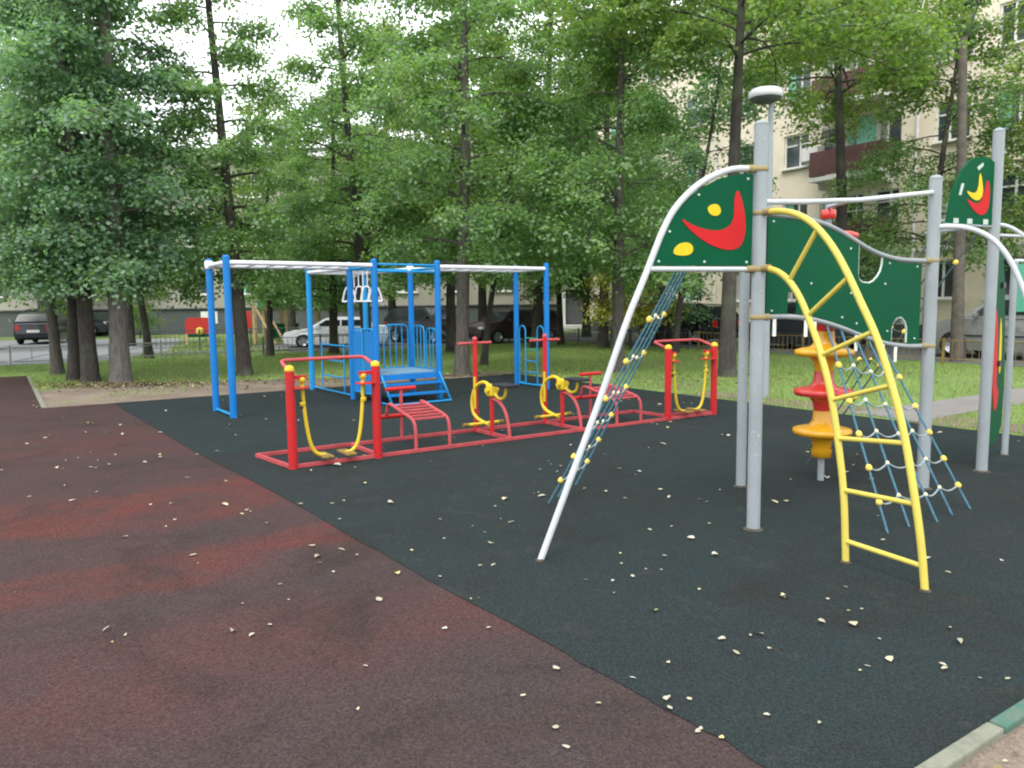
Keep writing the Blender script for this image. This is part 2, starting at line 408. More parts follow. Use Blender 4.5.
def lown(p, s, seed):
    r = np.random.default_rng(seed); out = np.zeros(len(p))
    for k in range(6):
        a = r.uniform(0, 6.28); f = s * r.uniform(.6, 2.2); out += np.sin((p[:, 0] * math.cos(a) + p[:, 1] * math.sin(a)) * f + r.uniform(0, 6.28))
    return out / 6
def grass_pts(n, box, poly, keep_out, dens=None):
    p = np.stack([rg.uniform(box[0], box[1], n), rg.uniform(box[2], box[3], n)], 1)
    k = inside(p, poly)
    for q in keep_out: k &= ~inside(p, q)
    p = p[k]
    if dens: p = p[dens(p)]
    return p
play = [(nl.x, nl.y), (nr.x, nr.y), bl(9.33, 0), bl(0, 0), (TL.x, TL.y), ((TL - U * 14).x, (TL - U * 14).y)]
pathpoly = [(Pp - U * .2 - V * .5).xy, (Pp + U * 14 - V * .42).xy, (Pp + U * 14 + V * .42).xy, (Pp + V * .5).xy]
soil1 = [bl(-.05, -.3), bl(9.5, -.3), bl(9.9, .7), bl(7.5, 1.5), bl(5, 2.3), bl(2.6, 3.4), bl(1.2, 3.9), bl(-.05, 3.2)]
lawnpoly = [(-22, 12), (-17, 21), fr(0, 0), (FC.x, FC.y), rf(0, 0), (22, 14), (12, 5), (nr.x, nr.y), (3.5, 12.2)]
lawnpoly = [((TL - U * 2).x, (TL - U * 2).y), fr(-2, 0), fr(0, 0), (FC.x, FC.y), rf(.3, 0), rf(.3, -12), (nr.x + 3, nr.y - 1), (nr.x, nr.y), bl(9.33, 0), bl(0, 0), (TL.x, TL.y)]
pa = grass_pts(330000, (-18, 20, 5, 33.5), lawnpoly, [play, pathpoly, soil1], lambda p: lown(p, 1.1, 5) + rg.uniform(-.45, .75, len(p)) > -.12)
pb = grass_pts(16000, (-9, 2, 12, 20), soil1, [play], lambda p: (lown(p, 2.2, 8) > .22))
pc = grass_pts(26000, (-20, 8, 22, 44), [(-12.5, 23.5), fr(8.5, 1), fr(8.5, 8), (-4, 42), (-16, 41), (-12.6, 28)], [[(-13.5, 26.7), (-5.5, 30.9), (-6, 31.9), (-14, 27.9)]])
pd = grass_pts(1300, (.5, 6, .5, 6), [(1.5, 2.40), (1.1, 1.5), (4, 3), (7.5, 6.4)], [], lambda p: lown(p, 5, 4) > .1)
pe = grass_pts(9000, (3, 9, 6, 14.5), [(5.9, 9.1), (3.1, 13.4), (3.9, 13.9), (7, 9.8), (9.3, 7.5), (7.6, 6.6)], [play, pathpoly], lambda p: lown(p, 2, 14) > .0)
P_ = np.concatenate([pa, pb, pc, pd, pe]); n = len(P_)
hh = np.concatenate([rg.uniform(.035, .10, len(pa)), rg.uniform(.03, .07, len(pb)), rg.uniform(.08, .2, len(pc)), rg.uniform(.02, .06, len(pd)), rg.uniform(.03, .09, len(pe))])
wd = np.concatenate([rg.uniform(.008, .016, len(pa)), rg.uniform(.007, .012, len(pb)), rg.uniform(.02, .035, len(pc)), rg.uniform(.003, .006, len(pd)), rg.uniform(.006, .012, len(pe))])
an = rg.uniform(0, 6.28, n); la = rg.uniform(0, 6.28, n); le = hh * rg.uniform(.1, .8, n)
b0 = np.stack([P_[:, 0] - np.cos(an) * wd / 2, P_[:, 1] - np.sin(an) * wd / 2, np.full(n, -.014)], 1)
b1 = np.stack([P_[:, 0] + np.cos(an) * wd / 2, P_[:, 1] + np.sin(an) * wd / 2, np.full(n, -.014)], 1)
tp = np.stack([P_[:, 0] + np.cos(la) * le, P_[:, 1] + np.sin(la) * le, hh - .014], 1)
gm = raw_mesh('grass', np.stack([b0, b1, tp], 1), [(0, 1, 2)], 'blade')
go = bpy.data.objects.new('grass', gm); col.objects.link(go)
tag(go, 'short uneven lawn grass around the rubber playground', 'grass', kind='stuff')

# leaf litter under the left trees (uncountable) and single pale leaves on the rubber
def leafco(P, size, tilt, r, zoff):
    n = len(P); a = r.uniform(0, 6.28, n); d = np.stack([np.cos(a), np.sin(a), r.uniform(-tilt, tilt, n)], 1)
    s = np.stack([-np.sin(a), np.cos(a), r.uniform(-tilt, tilt, n)], 1); S = size[:, None]
    z = np.stack([np.zeros(n), np.zeros(n), np.ones(n)], 1)
    c = np.stack([P[:, 0], P[:, 1], np.full(n, zoff) + size * tilt * .6 + .003], 1)
    cu = r.uniform(.02, .25, n)[:, None] * S
    q = [c - d * S * .5, c - d * S * .18 + s * S * .36 + z * cu, c + d * S * .25 + s * S * .27 + z * cu, c + d * S * .55, c + d * S * .25 - s * S * .27 + z * cu, c - d * S * .18 - s * S * .36 + z * cu]
    return np.stack(q, 1)
LF = [(0, 1, 2, 3), (0, 3, 4, 5)]
qs = []
for (cx, cy, sx, nn_) in [(-8.4, 16.3, .75, 900), (-9.3, 16.3, .7, 500), (-7.4, 16.2, .9, 300), (-6, 16.5, 1.8, 350), (-3, 17.3, 2, 250), (4.6, 15.8, 1.8, 350), (1, 17.5, 2, 200), (-1.2, 17.2, 1, 300), (1.9, 2.3, .4, 160)]:
    qs.append(np.stack([rg.normal(cx, sx, nn_), rg.normal(cy, sx * .45, nn_)], 1))
q = np.concatenate(qs); q = q[~inside(q, play)]
lm = raw_mesh('leaf_litter', leafco(q, rg.uniform(.035, .075, len(q)) * np.where(q[:, 1] < 5, .5, 1), .35, rg, -.008), LF, 'deadlitter')
lo = bpy.data.objects.new('leaf_litter', lm); col.objects.link(lo); tag(lo, 'brown and tan leaf litter on the bare soil below the trees', 'leaf litter', kind='stuff')

lmesh = []
for k in range(8):
    r8 = np.random.default_rng(k + 50)
    me = raw_mesh('fallen_leaf', leafco(np.zeros((1, 2)), np.array([1.]), .18, r8, 0), LF, 'litter'); lmesh.append(me)
darkpoly = [tuple(p) for p in seam] + [(nr.x, nr.y), bl(9.33, 0)]
cnt = 0
fixed = [(0.18, 2.64), (0.15, 2.77), (0.69, 2.74), (0.5, 3.14), (0.61, 2.96), (0.7, 2.96), (0.68, 2.73), (0.97, 2.83), (-2.04, 3.71), (-2.56, 5.53), (-3.66, 6.64), (-1.99, 4.71), (-1.48, 4.03), (-1.4, 3.67), (-1.29, 3.63), (-1.24, 3.75), (-1.22, 4.69), (-0.7, 4.47), (-1.26, 4.8), (-1.24, 4.08), (-0.63, 2.92), (-0.67, 3.29), (-0.35, 3.68), (-0.13, 3.68), (0.18, 3.24), (0.33, 2.94), (0.03, 3.01), (-0.67, 4.9), (0.68, 4.79), (0.95, 4.72), (1.27, 4.73), (0.41, 4.32), (0.55, 4.11), (0.69, 4.36), (0.79, 4.49), (0.88, 4.47), (1.13, 3.54), (1.01, 3.37), (1.17, 3.56), (0.68, 3.28), (1.46, 4.02), (1.54, 3.22), (1.8, 3.85), (2.54, 4.37), (1.49, 3.18), (1.15, 2.77), (2.11, 3.6), (1.86, 3.19), (1.96, 3.1), (1.68, 3.99), (1.85, 4.16), (1.45, 4.02), (-4.38, 8.36), (-6.09, 10.78), (-5.93, 10.77), (-5.43, 10.55), (-4.55, 9.82), (-5.22, 9.87), (-5.86, 9.54), (-4.54, 7.64), (-3.08, 7.16), (-4.16, 6.49), (-2.07, 5.92), (-2.09, 4.87), (-5.83, 9.12), (-4.08, 6.89), (-0.21, 4.59), (-0.07, 6.19), (0.26, 7.32), (0.46, 7.45), (0.97, 8.02), (1.2, 7.18), (1.26, 6.47), (1.51, 6.11), (1.41, 5.41), (0.96, 5.3), (-0.1, 5.6), (-0.55, 5.62), (-0.24, 4.05), (-0.74, 4.06), (-1.31, 5.66), (-1.73, 6.11), (-2.35, 6.14), (-2.97, 6.17), (1.03, 4.15), (1.72, 3.49)]
spots = list(fixed)
rl = random.Random(21)
while len(spots) < 300:
    y = rl.uniform(4.2, 15.5) if rl.random() < .62 else rl.uniform(6, 13.5)
    x = rl.uniform(-.72, .72) * (y + .6)
    if not inside(np.array([[x, y]]), play)[0]: continue
    # thinner on the near red side
    if x < -.3 and y < 6 and rl.random() < .45: continue
    if rl.random() < .35 and spots:
        b = rl.choice(spots); x = b[0] + rl.gauss(0, .22); y = b[1] + rl.gauss(0, .22)
        if not inside(np.array([[x, y]]), play)[0] or y < 2.6: continue
    spots.append((x, y))
for x, y in spots:
    dk = bool(inside(np.array([[x, y]]), darkpoly)[0])
    o = bpy.data.objects.new('fallen_leaf', rl.choice(lmesh)); col.objects.link(o)
    s = rl.choice([.020, .025, .031, .038, .052]) * (1.0 if y < 6 else 1.3); o.scale = (s * rl.uniform(.8, 1.5), s * rl.uniform(.4, 1.05), s * rl.uniform(.3, 1.2))
    o.location = (x, y, .006 if dk else .002); o.rotation_euler = (rl.uniform(-.16, .16), rl.uniform(-.16, .16), rl.uniform(0, 6.28))
    if dk: tag(o, 'small pale fallen leaf lying on the dark green rubber', 'leaf', 'pale leaves scattered on the dark rubber')
    else: tag(o, 'small pale fallen leaf lying on the worn red rubber', 'leaf', 'pale leaves scattered on the red rubber')

# ---------------------------------------------------------------- climbing frame (right)
A = Vector((1.69, 5.30, 0)); A2 = Vector((1.98, 6.57, 0)); P3 = Vector((3.48, 6.42, 0)); P4 = Vector((4.36, 7.04, 0)); P5 = Vector((5.04, 7.77, 0))
root = empty('climbing_frame', (2.6, 6.0, 0), 'grey-post climbing frame with green panels, yellow arched ladder and rope nets', 'climbing frame')
class RP:  # builds parts in world coordinates relative to the root
    def __init__(s, root): s.r = root
    def put(s, mb, name, mat, parent=None, bevel=0):
        o0 = s.r.location
        mb.v = [(p[0] - o0.x, p[1] - o0.y, p[2] - o0.z) for p in mb.v]
        return mb.build(name, mat, parent or s.r, bevel)
cf = RP(root)
def dome(mb, c, r, z, seg=16):
    mb.lathe((c.x, c.y, z), [(r, 0), (r * 1.04, .002), (r * .95, r * .35), (r * .6, r * .62), (0, r * .72)], seg)
for c, r, h in ((A, .046, 2.77), (A2, .042, 1.86), (P3, .05, 2.57), (P4, .048, 3.07), (P5, .030, 1.95), (Vector((6.55, 8.75, 0)), .045, 2.3)):
    mb = MB(); mb.tube([c - ZZ * .02, c + ZZ * h], r, 20); dome(mb, c, r, h); cf.put(mb, 'post', 'grey_post')
for c, r in ((A, .046), (A2, .042), (P3, .05), (P4, .048), (P5, .030), (pl_a := A + Vector((.43, -.9, 0)).normalized() * 1.329, .021), (A + Vector((.43, -.9, 0)).normalized() * .796, .021), (A + Vector((-1.53, -.61, 0)).normalized() * 1.645, .021)):
    mb = MB(); mb.lathe((c.x, c.y, 0), [(r * 1.55, .001), (r * 1.3, .007), (r * .98, .012)], 20); cf.put(mb, 'footing_ring', 'dirt')
def clamp(c, d, z, r=.053):
    mb = MB(); d = Vector(d).normalized(); mb.tube([c + d * .035 + ZZ * z, c + d * .105 + ZZ * z], .026, 12)
    mb.lathe((c.x, c.y, z - .015), [(r - .004, 0), (r, .004), (r, .026), (r - .004, .03)], 20); cf.put(mb, 'clamp', 'rust')
d1 = Vector((-1.53, -.61, 0)).normalized(); n1 = Vector((d1.y, -d1.x, 0))
if n1.y > 0: n1 = -n1
def pl(Q, d, a, z): return Q + Vector(d) * a + ZZ * z
# arched pipe + bottom bar + green fin panel
pipe = [(0.05, 2.481), (0.199, 2.478), (0.324, 2.446), (0.466, 2.381), (0.585, 2.293), (0.693, 2.182), (0.77, 2.048), (0.837, 1.899), (0.894, 1.766), (1.027, 1.49), (1.22, 0.987), (1.433, 0.491), (1.645, -.01)]
mb = MB(); mb.tube(smoothpath([pl(A, d1, a, z) for a, z in pipe]), .021, 14); cf.put(mb, 'arch_pipe', 'white_pipe')
mb = MB(); mb.tube([pl(A, d1, .875, 1.812), pl(A, d1, .05, 1.815)], .018, 12); cf.put(mb, 'crossbar', 'white_pipe')
clamp(A, d1, 2.481); clamp(A, d1, 1.815)
fin = [(0.862, 1.836), (0.81, 1.945), (0.742, 2.08), (0.654, 2.195), (0.546, 2.29), (0.45, 2.35), (0.33, 2.405), (0.199, 2.438), (0.065, 2.444), (0.067, 1.838)]
mb = MB(); mb.prism(fin, A, d1, n1, .018); finp = cf.put(mb, 'fin_panel', 'green_panel', bevel=.003)
red = [(0.633, 2.138), (0.543, 2.095), (0.42, 2.065), (0.317, 2.067), (0.244, 2.103), (0.218, 2.163), (0.22, 2.265), (0.206, 2.325), (0.19, 2.33), (0.174, 2.31), (0.14, 2.217), (0.123, 2.115), (0.13, 2.028), (0.167, 1.958), (0.251, 1.937), (0.356, 1.955), (0.46, 1.996), (0.552, 2.053), (.62, 2.115)]
y1 = [(0.435, 2.207), (0.406, 2.233), (0.351, 2.239), (0.323, 2.202), (0.335, 2.168), (0.38, 2.158), (0.418, 2.174)]
y2 = [(0.694, 1.914), (0.681, 1.95), (0.637, 1.981), (0.571, 1.986), (0.535, 1.953), (0.55, 1.91), (0.61, 1.898), (0.666, 1.901)]
def art(outl, Q, d, n, off, mat, par, it=2):
    mb = MB(); mb.prism(smooth2(outl, it), Q, d, n, .004, off); return cf.put(mb, 'inlay', mat, par)
art(red, A, d1, n1, .0115, 'red_art', finp, 1); art(y1, A, d1, n1, .0115, 'yellow_art', finp); art(y2, A, d1, n1, .0115, 'yellow_art', finp)
art(red, A, d1, n1, -.0115, 'red_art', finp, 1)
def screws(pts, Q, d, n, off, par):
    for a, z in pts:
        mb = MB(); mb.lathe(pl(Q, d, a, z) + n * off, [(.009, -.002), (.009, .004), (.004, .007), (0, .008)], 10, n)
        cf.put(mb, 'screw_cap', 'screw', par)
screws([(.80, 1.86), (.45, 1.86), (.11, 1.86), (.11, 2.41), (.5, 2.29), (.72, 2.05)], A, d1, n1, .010, finp)
# arched yellow ladder in the vertical plane of direction dl
dl = Vector((.43, -.9, 0)).normalized()
outer = [(0.013, 2.192), (0.204, 2.186), (0.365, 2.139), (0.5, 2.053), (0.632, 1.915), (0.742, 1.755), (0.84, 1.585), (0.955, 1.396), (1.056, 1.156), (1.156, 0.878), (1.231, 0.56), (1.293, 0.265), (1.329, -0.01)]
inner = [(0.0, 1.818), (0.111, 1.815), (0.217, 1.776), (0.311, 1.700), (0.394, 1.591), (0.470, 1.450), (0.540, 1.314), (0.647, 1.025), (0.719, 0.695), (0.769, 0.413), (0.796, -0.01)]
lad = MB(); lad.tube(smoothpath([pl(A, dl, a, z) for a, z in outer]), .021, 14)
lado = cf.put(lad, 'arched_ladder', 'lemon')
mb = MB(); mb.tube(smoothpath([pl(A, dl, a, z) for a, z in inner]), .021, 14); cf.put(mb, 'rail', 'lemon', lado)
for (a, b) in [((0.501, 2.04), (0.283, 1.735)), ((0.747, 1.733), (0.445, 1.505)), ((0.935, 1.417), (0.569, 1.263)), ((1.06, 1.114), (0.664, 0.991)), ((1.165, 0.798), (0.705, 0.757)), ((1.244, 0.468), (0.765, 0.445)), ((1.300, 0.132), (0.79, 0.133))]:
    mb = MB(); mb.tube([pl(A, dl, *a), pl(A, dl, *b)], .015, 12); cf.put(mb, 'rung', 'lemon', lado)
clamp(A, dl, 2.192); clamp(A, dl, 1.818, .052)
# big wavy panel between A and P3
du = (P3 - A).normalized(); nu = Vector((du.y, -du.x, 0))
top = [(0.049, 2.196), (0.405, 2.182), (0.662, 2.157), (0.857, 2.111), (1.036, 2.051), (1.248, 1.979), (1.44, 1.936), (1.636, 1.913), (1.838, 1.909), (2.10, 1.912)]
bot = [(0.04, 1.489), (0.306, 1.489), (0.538, 1.471), (0.74, 1.435), (0.95, 1.388), (1.154, 1.330), (1.494, 1.252), (1.771, 1.219), (2.08, 1.212)]
mb = MB(); mb.tube(smoothpath([pl(A, du, a, z) for a, z in top]), .019, 14); cf.put(mb, 'top_rail', 'grey_pipe')
mb = MB(); mb.tube(smoothpath([pl(A, du, a, z) for a, z in bot]), .019, 14); cf.put(mb, 'bottom_rail', 'grey_pipe')
mb = MB(); mb.tube([pl(A, du, 0.041, 2.268), pl(A, du, .42, 2.290), pl(A, du, 1.11, 2.345), pl(A, du, 2.08, 2.465)], .019, 14); cf.put(mb, 'handrail', 'white_pipe')
for z in (1.489,): clamp(A, du, z)
for z in (1.912, 1.212): clamp(P3, -du, z)
# outline with two openings linked as one slit-free ring: panel built from strips around the openings
def interp(L, a):
    for (a0, z0), (a1, z1) in zip(L[:-1], L[1:]):
        if a0 <= a <= a1: return z0 + (z1 - z0) * (a - a0) / (a1 - a0)
    return L[0][1] if a < L[0][0] else L[-1][1]
W_ = [(1.103, 9), (1.103, 1.86), (1.115, 1.76), (1.144, 1.732), (1.25, 1.723), (1.30, 1.738), (1.367, 1.783), (1.40, 1.83), (1.412, 1.87), (1.418, 9)]
def win_lo(a):
    if a < 1.103 or a > 1.418: return None
    L = [(1.103, 1.80), (1.12, 1.752), (1.15, 1.728), (1.25, 1.723), (1.30, 1.738), (1.367, 1.783), (1.40, 1.83), (1.418, 1.9)]
    return interp(L, a)
def hole_hi(a):
    if a < 1.56 or a > 1.782: return None
    L = [(1.56, 1.37), (1.585, 1.42), (1.62, 1.452), (1.68, 1.465), (1.73, 1.448), (1.765, 1.405), (1.782, 1.35)]
    return interp(L, a)
def notch_hi(a): return 1.66 if .30 < a < .41 else None
vs = []; fs = []; smf = []
mbp = MB(); A_ = [0.075, .18, .299, .301, .409, .411, .55, .7, .82, .94, 1.04, 1.102, 1.104, 1.12, 1.15, 1.2, 1.25, 1.3, 1.335, 1.367, 1.385, 1.40, 1.417, 1.419, 1.49, 1.559, 1.561, 1.585, 1.62, 1.65, 1.68, 1.73, 1.765, 1.781, 1.783, 1.86, 1.95]
def lims(a):
    t = interp(top, a) - .022; b = interp(bot, a) + .022
    w = win_lo(a); h = hole_hi(a); k = notch_hi(a)
    if w is not None: t = min(t, w)
    if h is not None: b = h
    if k is not None: b = k
    return b, t
ring_t = [(a, lims(a)[1]) for a in A_]; ring_b = [(a, lims(a)[0]) for a in A_]
th = .009
for sgn in (1, -1):
    fv = [pl(A, du, *p) + nu * th * sgn for p in ring_b] + [pl(A, du, *p) + nu * th * sgn for p in ring_t]; m_ = len(A_)
    mbp.add(fv, [(i, i + 1, m_ + i + 1, m_ + i) for i in range(m_ - 1)])
ring = ring_b + ring_t[::-1]; m_ = len(ring)
fv = [pl(A, du, *p) + nu * th for p in ring] + [pl(A, du, *p) - nu * th for p in ring]
mbp.add(fv, [(i, i + m_, (i + 1) % m_ + m_, (i + 1) % m_) for i in range(m_)])
wp = cf.put(mbp, 'wavy_panel', 'green_panel')
mb = MB()   # pale rims of the cut-outs
mb.tube([pl(A, du, 1.108, 2.01)] + [pl(A, du, a, win_lo(a) + .004) for a in (1.11, 1.13, 1.18, 1.25, 1.3, 1.35, 1.39, 1.41)] + [pl(A, du, 1.414, 1.93)], .008, 8)
cf.put(mb, 'cutout_rim', 'screw', wp); mb = MB(); mb.tube([pl(A, du, 1.565, 1.27)] + [pl(A, du, a, hole_hi(a) - .004) for a in (1.57, 1.6, 1.65, 1.7, 1.75, 1.775)] + [pl(A, du, 1.777, 1.25)], .008, 8)
cf.put(mb, 'cutout_rim', 'screw', wp)
screws([(.13, 2.14), (.13, 1.53), (.5, 1.55), (1.0, 1.98), (.95, 1.83), (.55, 1.72), (.92, 1.47), (1.1, 1.42), (1.5, 1.88), (1.88, 1.86), (1.45, 1.72), (1.5, 1.35), (1.88, 1.28), (1.02, 1.65)], A, du, nu, .010, wp)
# white straps hanging from the bottom rail
for a in (.16, .50, .60, 1.10, 1.45, 1.62):
    mb = MB(); c = pl(A, du, a, interp(bot, a) - .075) + nu * .012
    mb.box(c, (.032, .006, .12), ax=(du, nu, ZZ)); cf.put(mb, 'strap', 'trim')
# spiral disk climber
S = Vector((2.75, 6.76, 0))
mb = MB(); mb.tube([S - ZZ * .02, S + ZZ * 2.42], .028, 16); sp_ = cf.put(mb, 'disk_pole', 'grey_post')
def disk(z, mat):
    mb = MB(); mb.lathe((S.x, S.y, z), [(.075, -.17), (.085, -.10), (.12, -.05), (.235, -.035), (.25, -.01), (.245, .015), (.20, .03), (.12, .045), (.085, .09), (.078, .18)], 28); cf.put(mb, 'climbing_disk', mat, sp_)
disk(.45, 'orange'); disk(.80, 'redplastic'); disk(1.15, 'orange'); disk(1.50, 'redplastic'); disk(1.85, 'orange')
mb = MB(); mb.lathe((S.x, S.y, 2.15), [(.075, -.12), (.12, -.05), (.235, -.035), (.25, -.01), (.245, .015), (.20, .03), (.06, .04)], 28); cf.put(mb, 'climbing_disk', 'redplastic', sp_)
mb = MB(); mb.lathe((S.x, S.y, .21), [(.03, 0), (.085, .005), (.09, .08)], 24); mb2 = MB()
cf.put(mb, 'collar', 'orange', sp_)
mb2.lathe((S.x - .0, S.y, 2.30), [(.05, 0), (.062, .008), (.062, .07), (.03, .08)], 20); cf.put(mb2, 'collar', 'redplastic', sp_)
mb = MB(); mb.tube([S + ZZ * 2.40, pl(A, du, 1.0, 2.335)], .016, 10); cf.put(mb, 'crossbar', 'white_pipe')
# rope nets
def sag(a, b, s, k=8): return [a.lerp(b, i / k) - ZZ * (s * math.sin(math.pi * i / k)) for i in range(k + 1)]
def net(name, bots, tops, rows, rmat, cm1, cm2, r=.009, sg=.03):
    o = None; nb = len(bots)
    for i, (b, t) in enumerate(zip(bots, tops)):
        mb = MB(); mb.tube([b - ZZ * .01, b.lerp(t, .5) - ZZ * .01, t], r, 8)
        if o is None: o = cf.put(mb, name, rmat)
        else: cf.put(mb, 'rope', rmat, o)
    for k in rows:
        ps = [b.lerp(t, k + (.012 if i % 2 else 0)) for i, (b, t) in enumerate(zip(bots, tops))]
        mb = MB()
        for p, q_ in zip(ps[:-1], ps[1:]): mb.tube(sag(p, q_, sg), r * .8, 6, cap=False)
        cf.put(mb, 'cross_rope', 'grey_rope' if rmat == 'rope' else rmat, o)
        for i, p in enumerate(ps):
            mb = MB(); d = (tops[i] - bots[i]).normalized(); big = i in (0, nb - 1); rr = .021 if big else .013
            mb.lathe(p - d * rr * 1.1, [(rr * .4, 0), (rr, rr * .4), (rr * 1.05, rr * 1.2), (rr * .8, rr * 2), (rr * .3, rr * 2.3)], 10, d)
            cf.put(mb, 'connector', cm1 if big else cm2, o)
    return o
kk = Vector((.27, .62, 0))
bots = [Vector((.28, 6.08, 0)) + kk * f for f in (0, .33, .66, 1.0)]
tops = [Vector((1.16, 5.20, 1.90)) + Vector((.20, .62, 0)) * f for f in (0, .3, .6, .9)]
net('climbing_net', bots, tops, (.11, .22, .34, .47, .62, .78), 'rope', 'connector', 'pale_connector', .0075, .02)
mb = MB(); mb.tube([Vector((1.13, 5.08, 1.895)), Vector((1.33, 6.06, 1.90))], .016, 10); mb.tube([Vector((1.33, 6.06, 1.90)), A2 + ZZ * 1.90 + Vector((-.0, 0, 0))], .016, 10); cf.put(mb, 'crossbar', 'grey_post')
dome_ = MB(); dome_.tube([A2 + ZZ * 1.86, A2 + ZZ * 1.92], .03, 12); cf.put(dome_, 'post_cap', 'grey_post')
b5 = [Vector((2.58, 5.17, 0)), Vector((2.80, 5.31, 0)), Vector((3.06, 5.42, 0)), Vector((3.27, 5.60, 0)), Vector((3.50, 5.76, 0))]
t5 = [pl(A, du, a, interp(bot, a) - .02) for a in (.76, .93, 1.10, 1.28, 1.455)]
net('climbing_net', b5, t5, (.14, .30, .46, .62, .80), 'rope', 'connector', 'pale_connector', .008, .035)
b3 = [Vector((2.88, 7.45, 0)), Vector((3.02, 7.80, 0)), Vector((3.15, 8.15, 0))]
t3 = [Vector((4.22, 6.98, 2.24)), Vector((4.20, 7.35, 2.24)), Vector((4.18, 7.72, 2.24))]
net('climbing_net', b3, t3, (.16, .3, .44, .58, .72, .86), 'dark_rope', 'connector', 'connector', .0075, .02)
mb = MB(); mb.tube([P4 + ZZ * 2.25, Vector((4.24, 6.99, 2.25)), Vector((4.16, 7.82, 2.25))], .016, 10); cf.put(mb, 'crossbar', 'grey_post')
# small fin on P4
sf = [(0.05, 2.800), (0.091, 2.825), (0.198, 2.846), (0.29, 2.83), (0.351, 2.801), (0.447, 2.716), (0.538, 2.552), (.585, 2.39), (0.607, 2.255), (0.05, 2.251)]
mb = MB(); mb.prism(sf, P4, d1, n1, .022); f2 = cf.put(mb, 'fin_panel', 'green_panel', bevel=.003)
art([(0.40, 2.545), (0.292, 2.517), (0.243, 2.555), (0.234, 2.710), (0.205, 2.66), (0.175, 2.513), (0.236, 2.455), (0.32, 2.475)], P4, d1, n1, .0135, 'yellow_art', f2, 1)
art([(0.395, 2.478), (0.33, 2.45), (0.235, 2.427), (0.178, 2.49), (0.155, 2.58), (0.140, 2.65), (0.10, 2.606), (0.095, 2.443), (0.125, 2.355), (0.202, 2.330), (0.296, 2.375)], P4, d1, n1, .0135, 'red_art', f2, 1)
for ol in [[(.27, 2.745), (.20, 2.79), (.19, 2.765), (.25, 2.72)], [(.45, 2.50), (.48, 2.50), (.45, 2.60), (.42, 2.60)]] + [[(a - .03, 2.255), (a + .03, 2.255), (a + .03, 2.30), (a - .03, 2.30)] for a in (.5, .33, .13)]:
    mb = MB(); mb.prism(ol, P4, d1, n1, .004, .0135); cf.put(mb, 'bracket', 'screw', f2)
mb = MB(); mb.tube([pl(P4, d1, .04, 2.24), pl(P4, d1, .62, 2.245)], .014, 10); cf.put(mb, 'crossbar', 'grey_post')
# arch pipes running out to the right
e3 = Vector((.8, -.6, 0)); a3 = [(0.002, 2.187), (0.153, 2.184), (0.294, 2.148), (0.413, 2.073), (0.505, 1.962), (0.580, 1.817), (0.660, 1.606), (.80, 1.15), (.95, .6), (1.08, -.01)]
mb = MB(); mb.tube(smoothpath([pl(P3, e3, a, z) for a, z in a3]), .021, 14); cf.put(mb, 'arch_pipe', 'white_pipe')
e4 = Vector((.9, -.1, 0)).normalized(); a4 = [(0.0, 2.257), (0.08, 2.254), (0.17, 2.216), (0.28, 2.133), (.42, 1.93), (.56, 1.55), (.70, 1.0), (.82, .5), (.92, -.01)]
mb = MB(); mb.tube(smoothpath([pl(P4, e4, a, z) for a, z in a4]), .019, 12); cf.put(mb, 'arch_pipe', 'white_pipe')
mb = MB(); mb.tube([pl(P4, e4, 0, 2.165), pl(P4, e4, .25, 2.15)], .014, 10); cf.put(mb, 'crossbar', 'white_pipe')
# tall board between P4 and P5
d45 = (P5 - P4).normalized(); n45 = Vector((d45.y, -d45.x, 0))
tb = [(.07, 2.12), (.40, 2.08), (.62, 1.9), (.78, 1.5), (.90, .95), (.93, .55), (.80, .28), (.5, .20), (.07, .19)]
tb = [(.07, 2.12), (.34, 2.10), (.52, 1.75), (.66, 1.2), (.74, .7), (.70, .34), (.5, .22), (.07, .19)]
mb = MB(); mb.prism(tb, P4, d45, n45, .022); f3 = cf.put(mb, 'tall_panel', 'green_panel', bevel=.003)
art([(.18, 1.55), (.30, 1.35), (.36, 1.0), (.36, .75), (.48, .72), (.42, .55), (.30, .52), (.20, .75), (.16, 1.1)], P4, d45, n45, .0135, 'red_art', f3, 1)
art([(.40, 1.45), (.48, 1.3), (.52, .95), (.46, .85), (.42, 1.0)], P4, d45, n45, .0135, 'yellow_art', f3, 1)
for z in (1.72, .98):
    mb = MB(); mb.box(pl(P4, d45, .40, z) + n45 * .02, (.1, .03, .05), ax=(d45, n45, ZZ)); cf.put(mb, 'bracket', 'black_plastic', f3)
# outer bay behind P5
P7 = Vector((6.55, 8.75, 0)); d57 = (P7 - P5).normalized(); n57 = Vector((d57.y, -d57.x, 0))
mb = MB(); mb.tube([P5 + ZZ * 1.97, P7 + ZZ * 1.97], .018, 12); cf.put(mb, 'crossbar', 'white_pipe')
mb = MB(); mb.prism([(.06, 1.46), (1.72, 1.46), (1.72, 1.94), (.06, 1.94)], P5, d57, n57, .02); cf.put(mb, 'side_panel', 'green_edge')

# ---------------------------------------------------------------- lamp post
lp = empty('lamp_post', (4.23, 12.8, 0), 'tall thin pale lamp post with a flat round head behind the climbing frame', 'lamp post')
mb = MB(); mb.tube([(0, 0, -.02), (0, 0, .9), (0, 0, 4.85)], .05, 16, rs=[.062, .058, .042]); mb.build('pole', 'grey_post', lp)
mb = MB(); mb.lathe((-.11, -.06, 4.80), [(0, -.05), (.12, -.045), (.21, -.01), (.25, .03)], 32); mb.build('lamp_glass', 'lamp_dark', lp)
mb = MB(); mb.lathe((-.11, -.06, 4.80), [(.252, .026), (.268, .045), (.268, .12), (.22, .165), (.08, .19), (0, .195)], 32); mb.build('lamp_shade', 'lamp_white', lp)

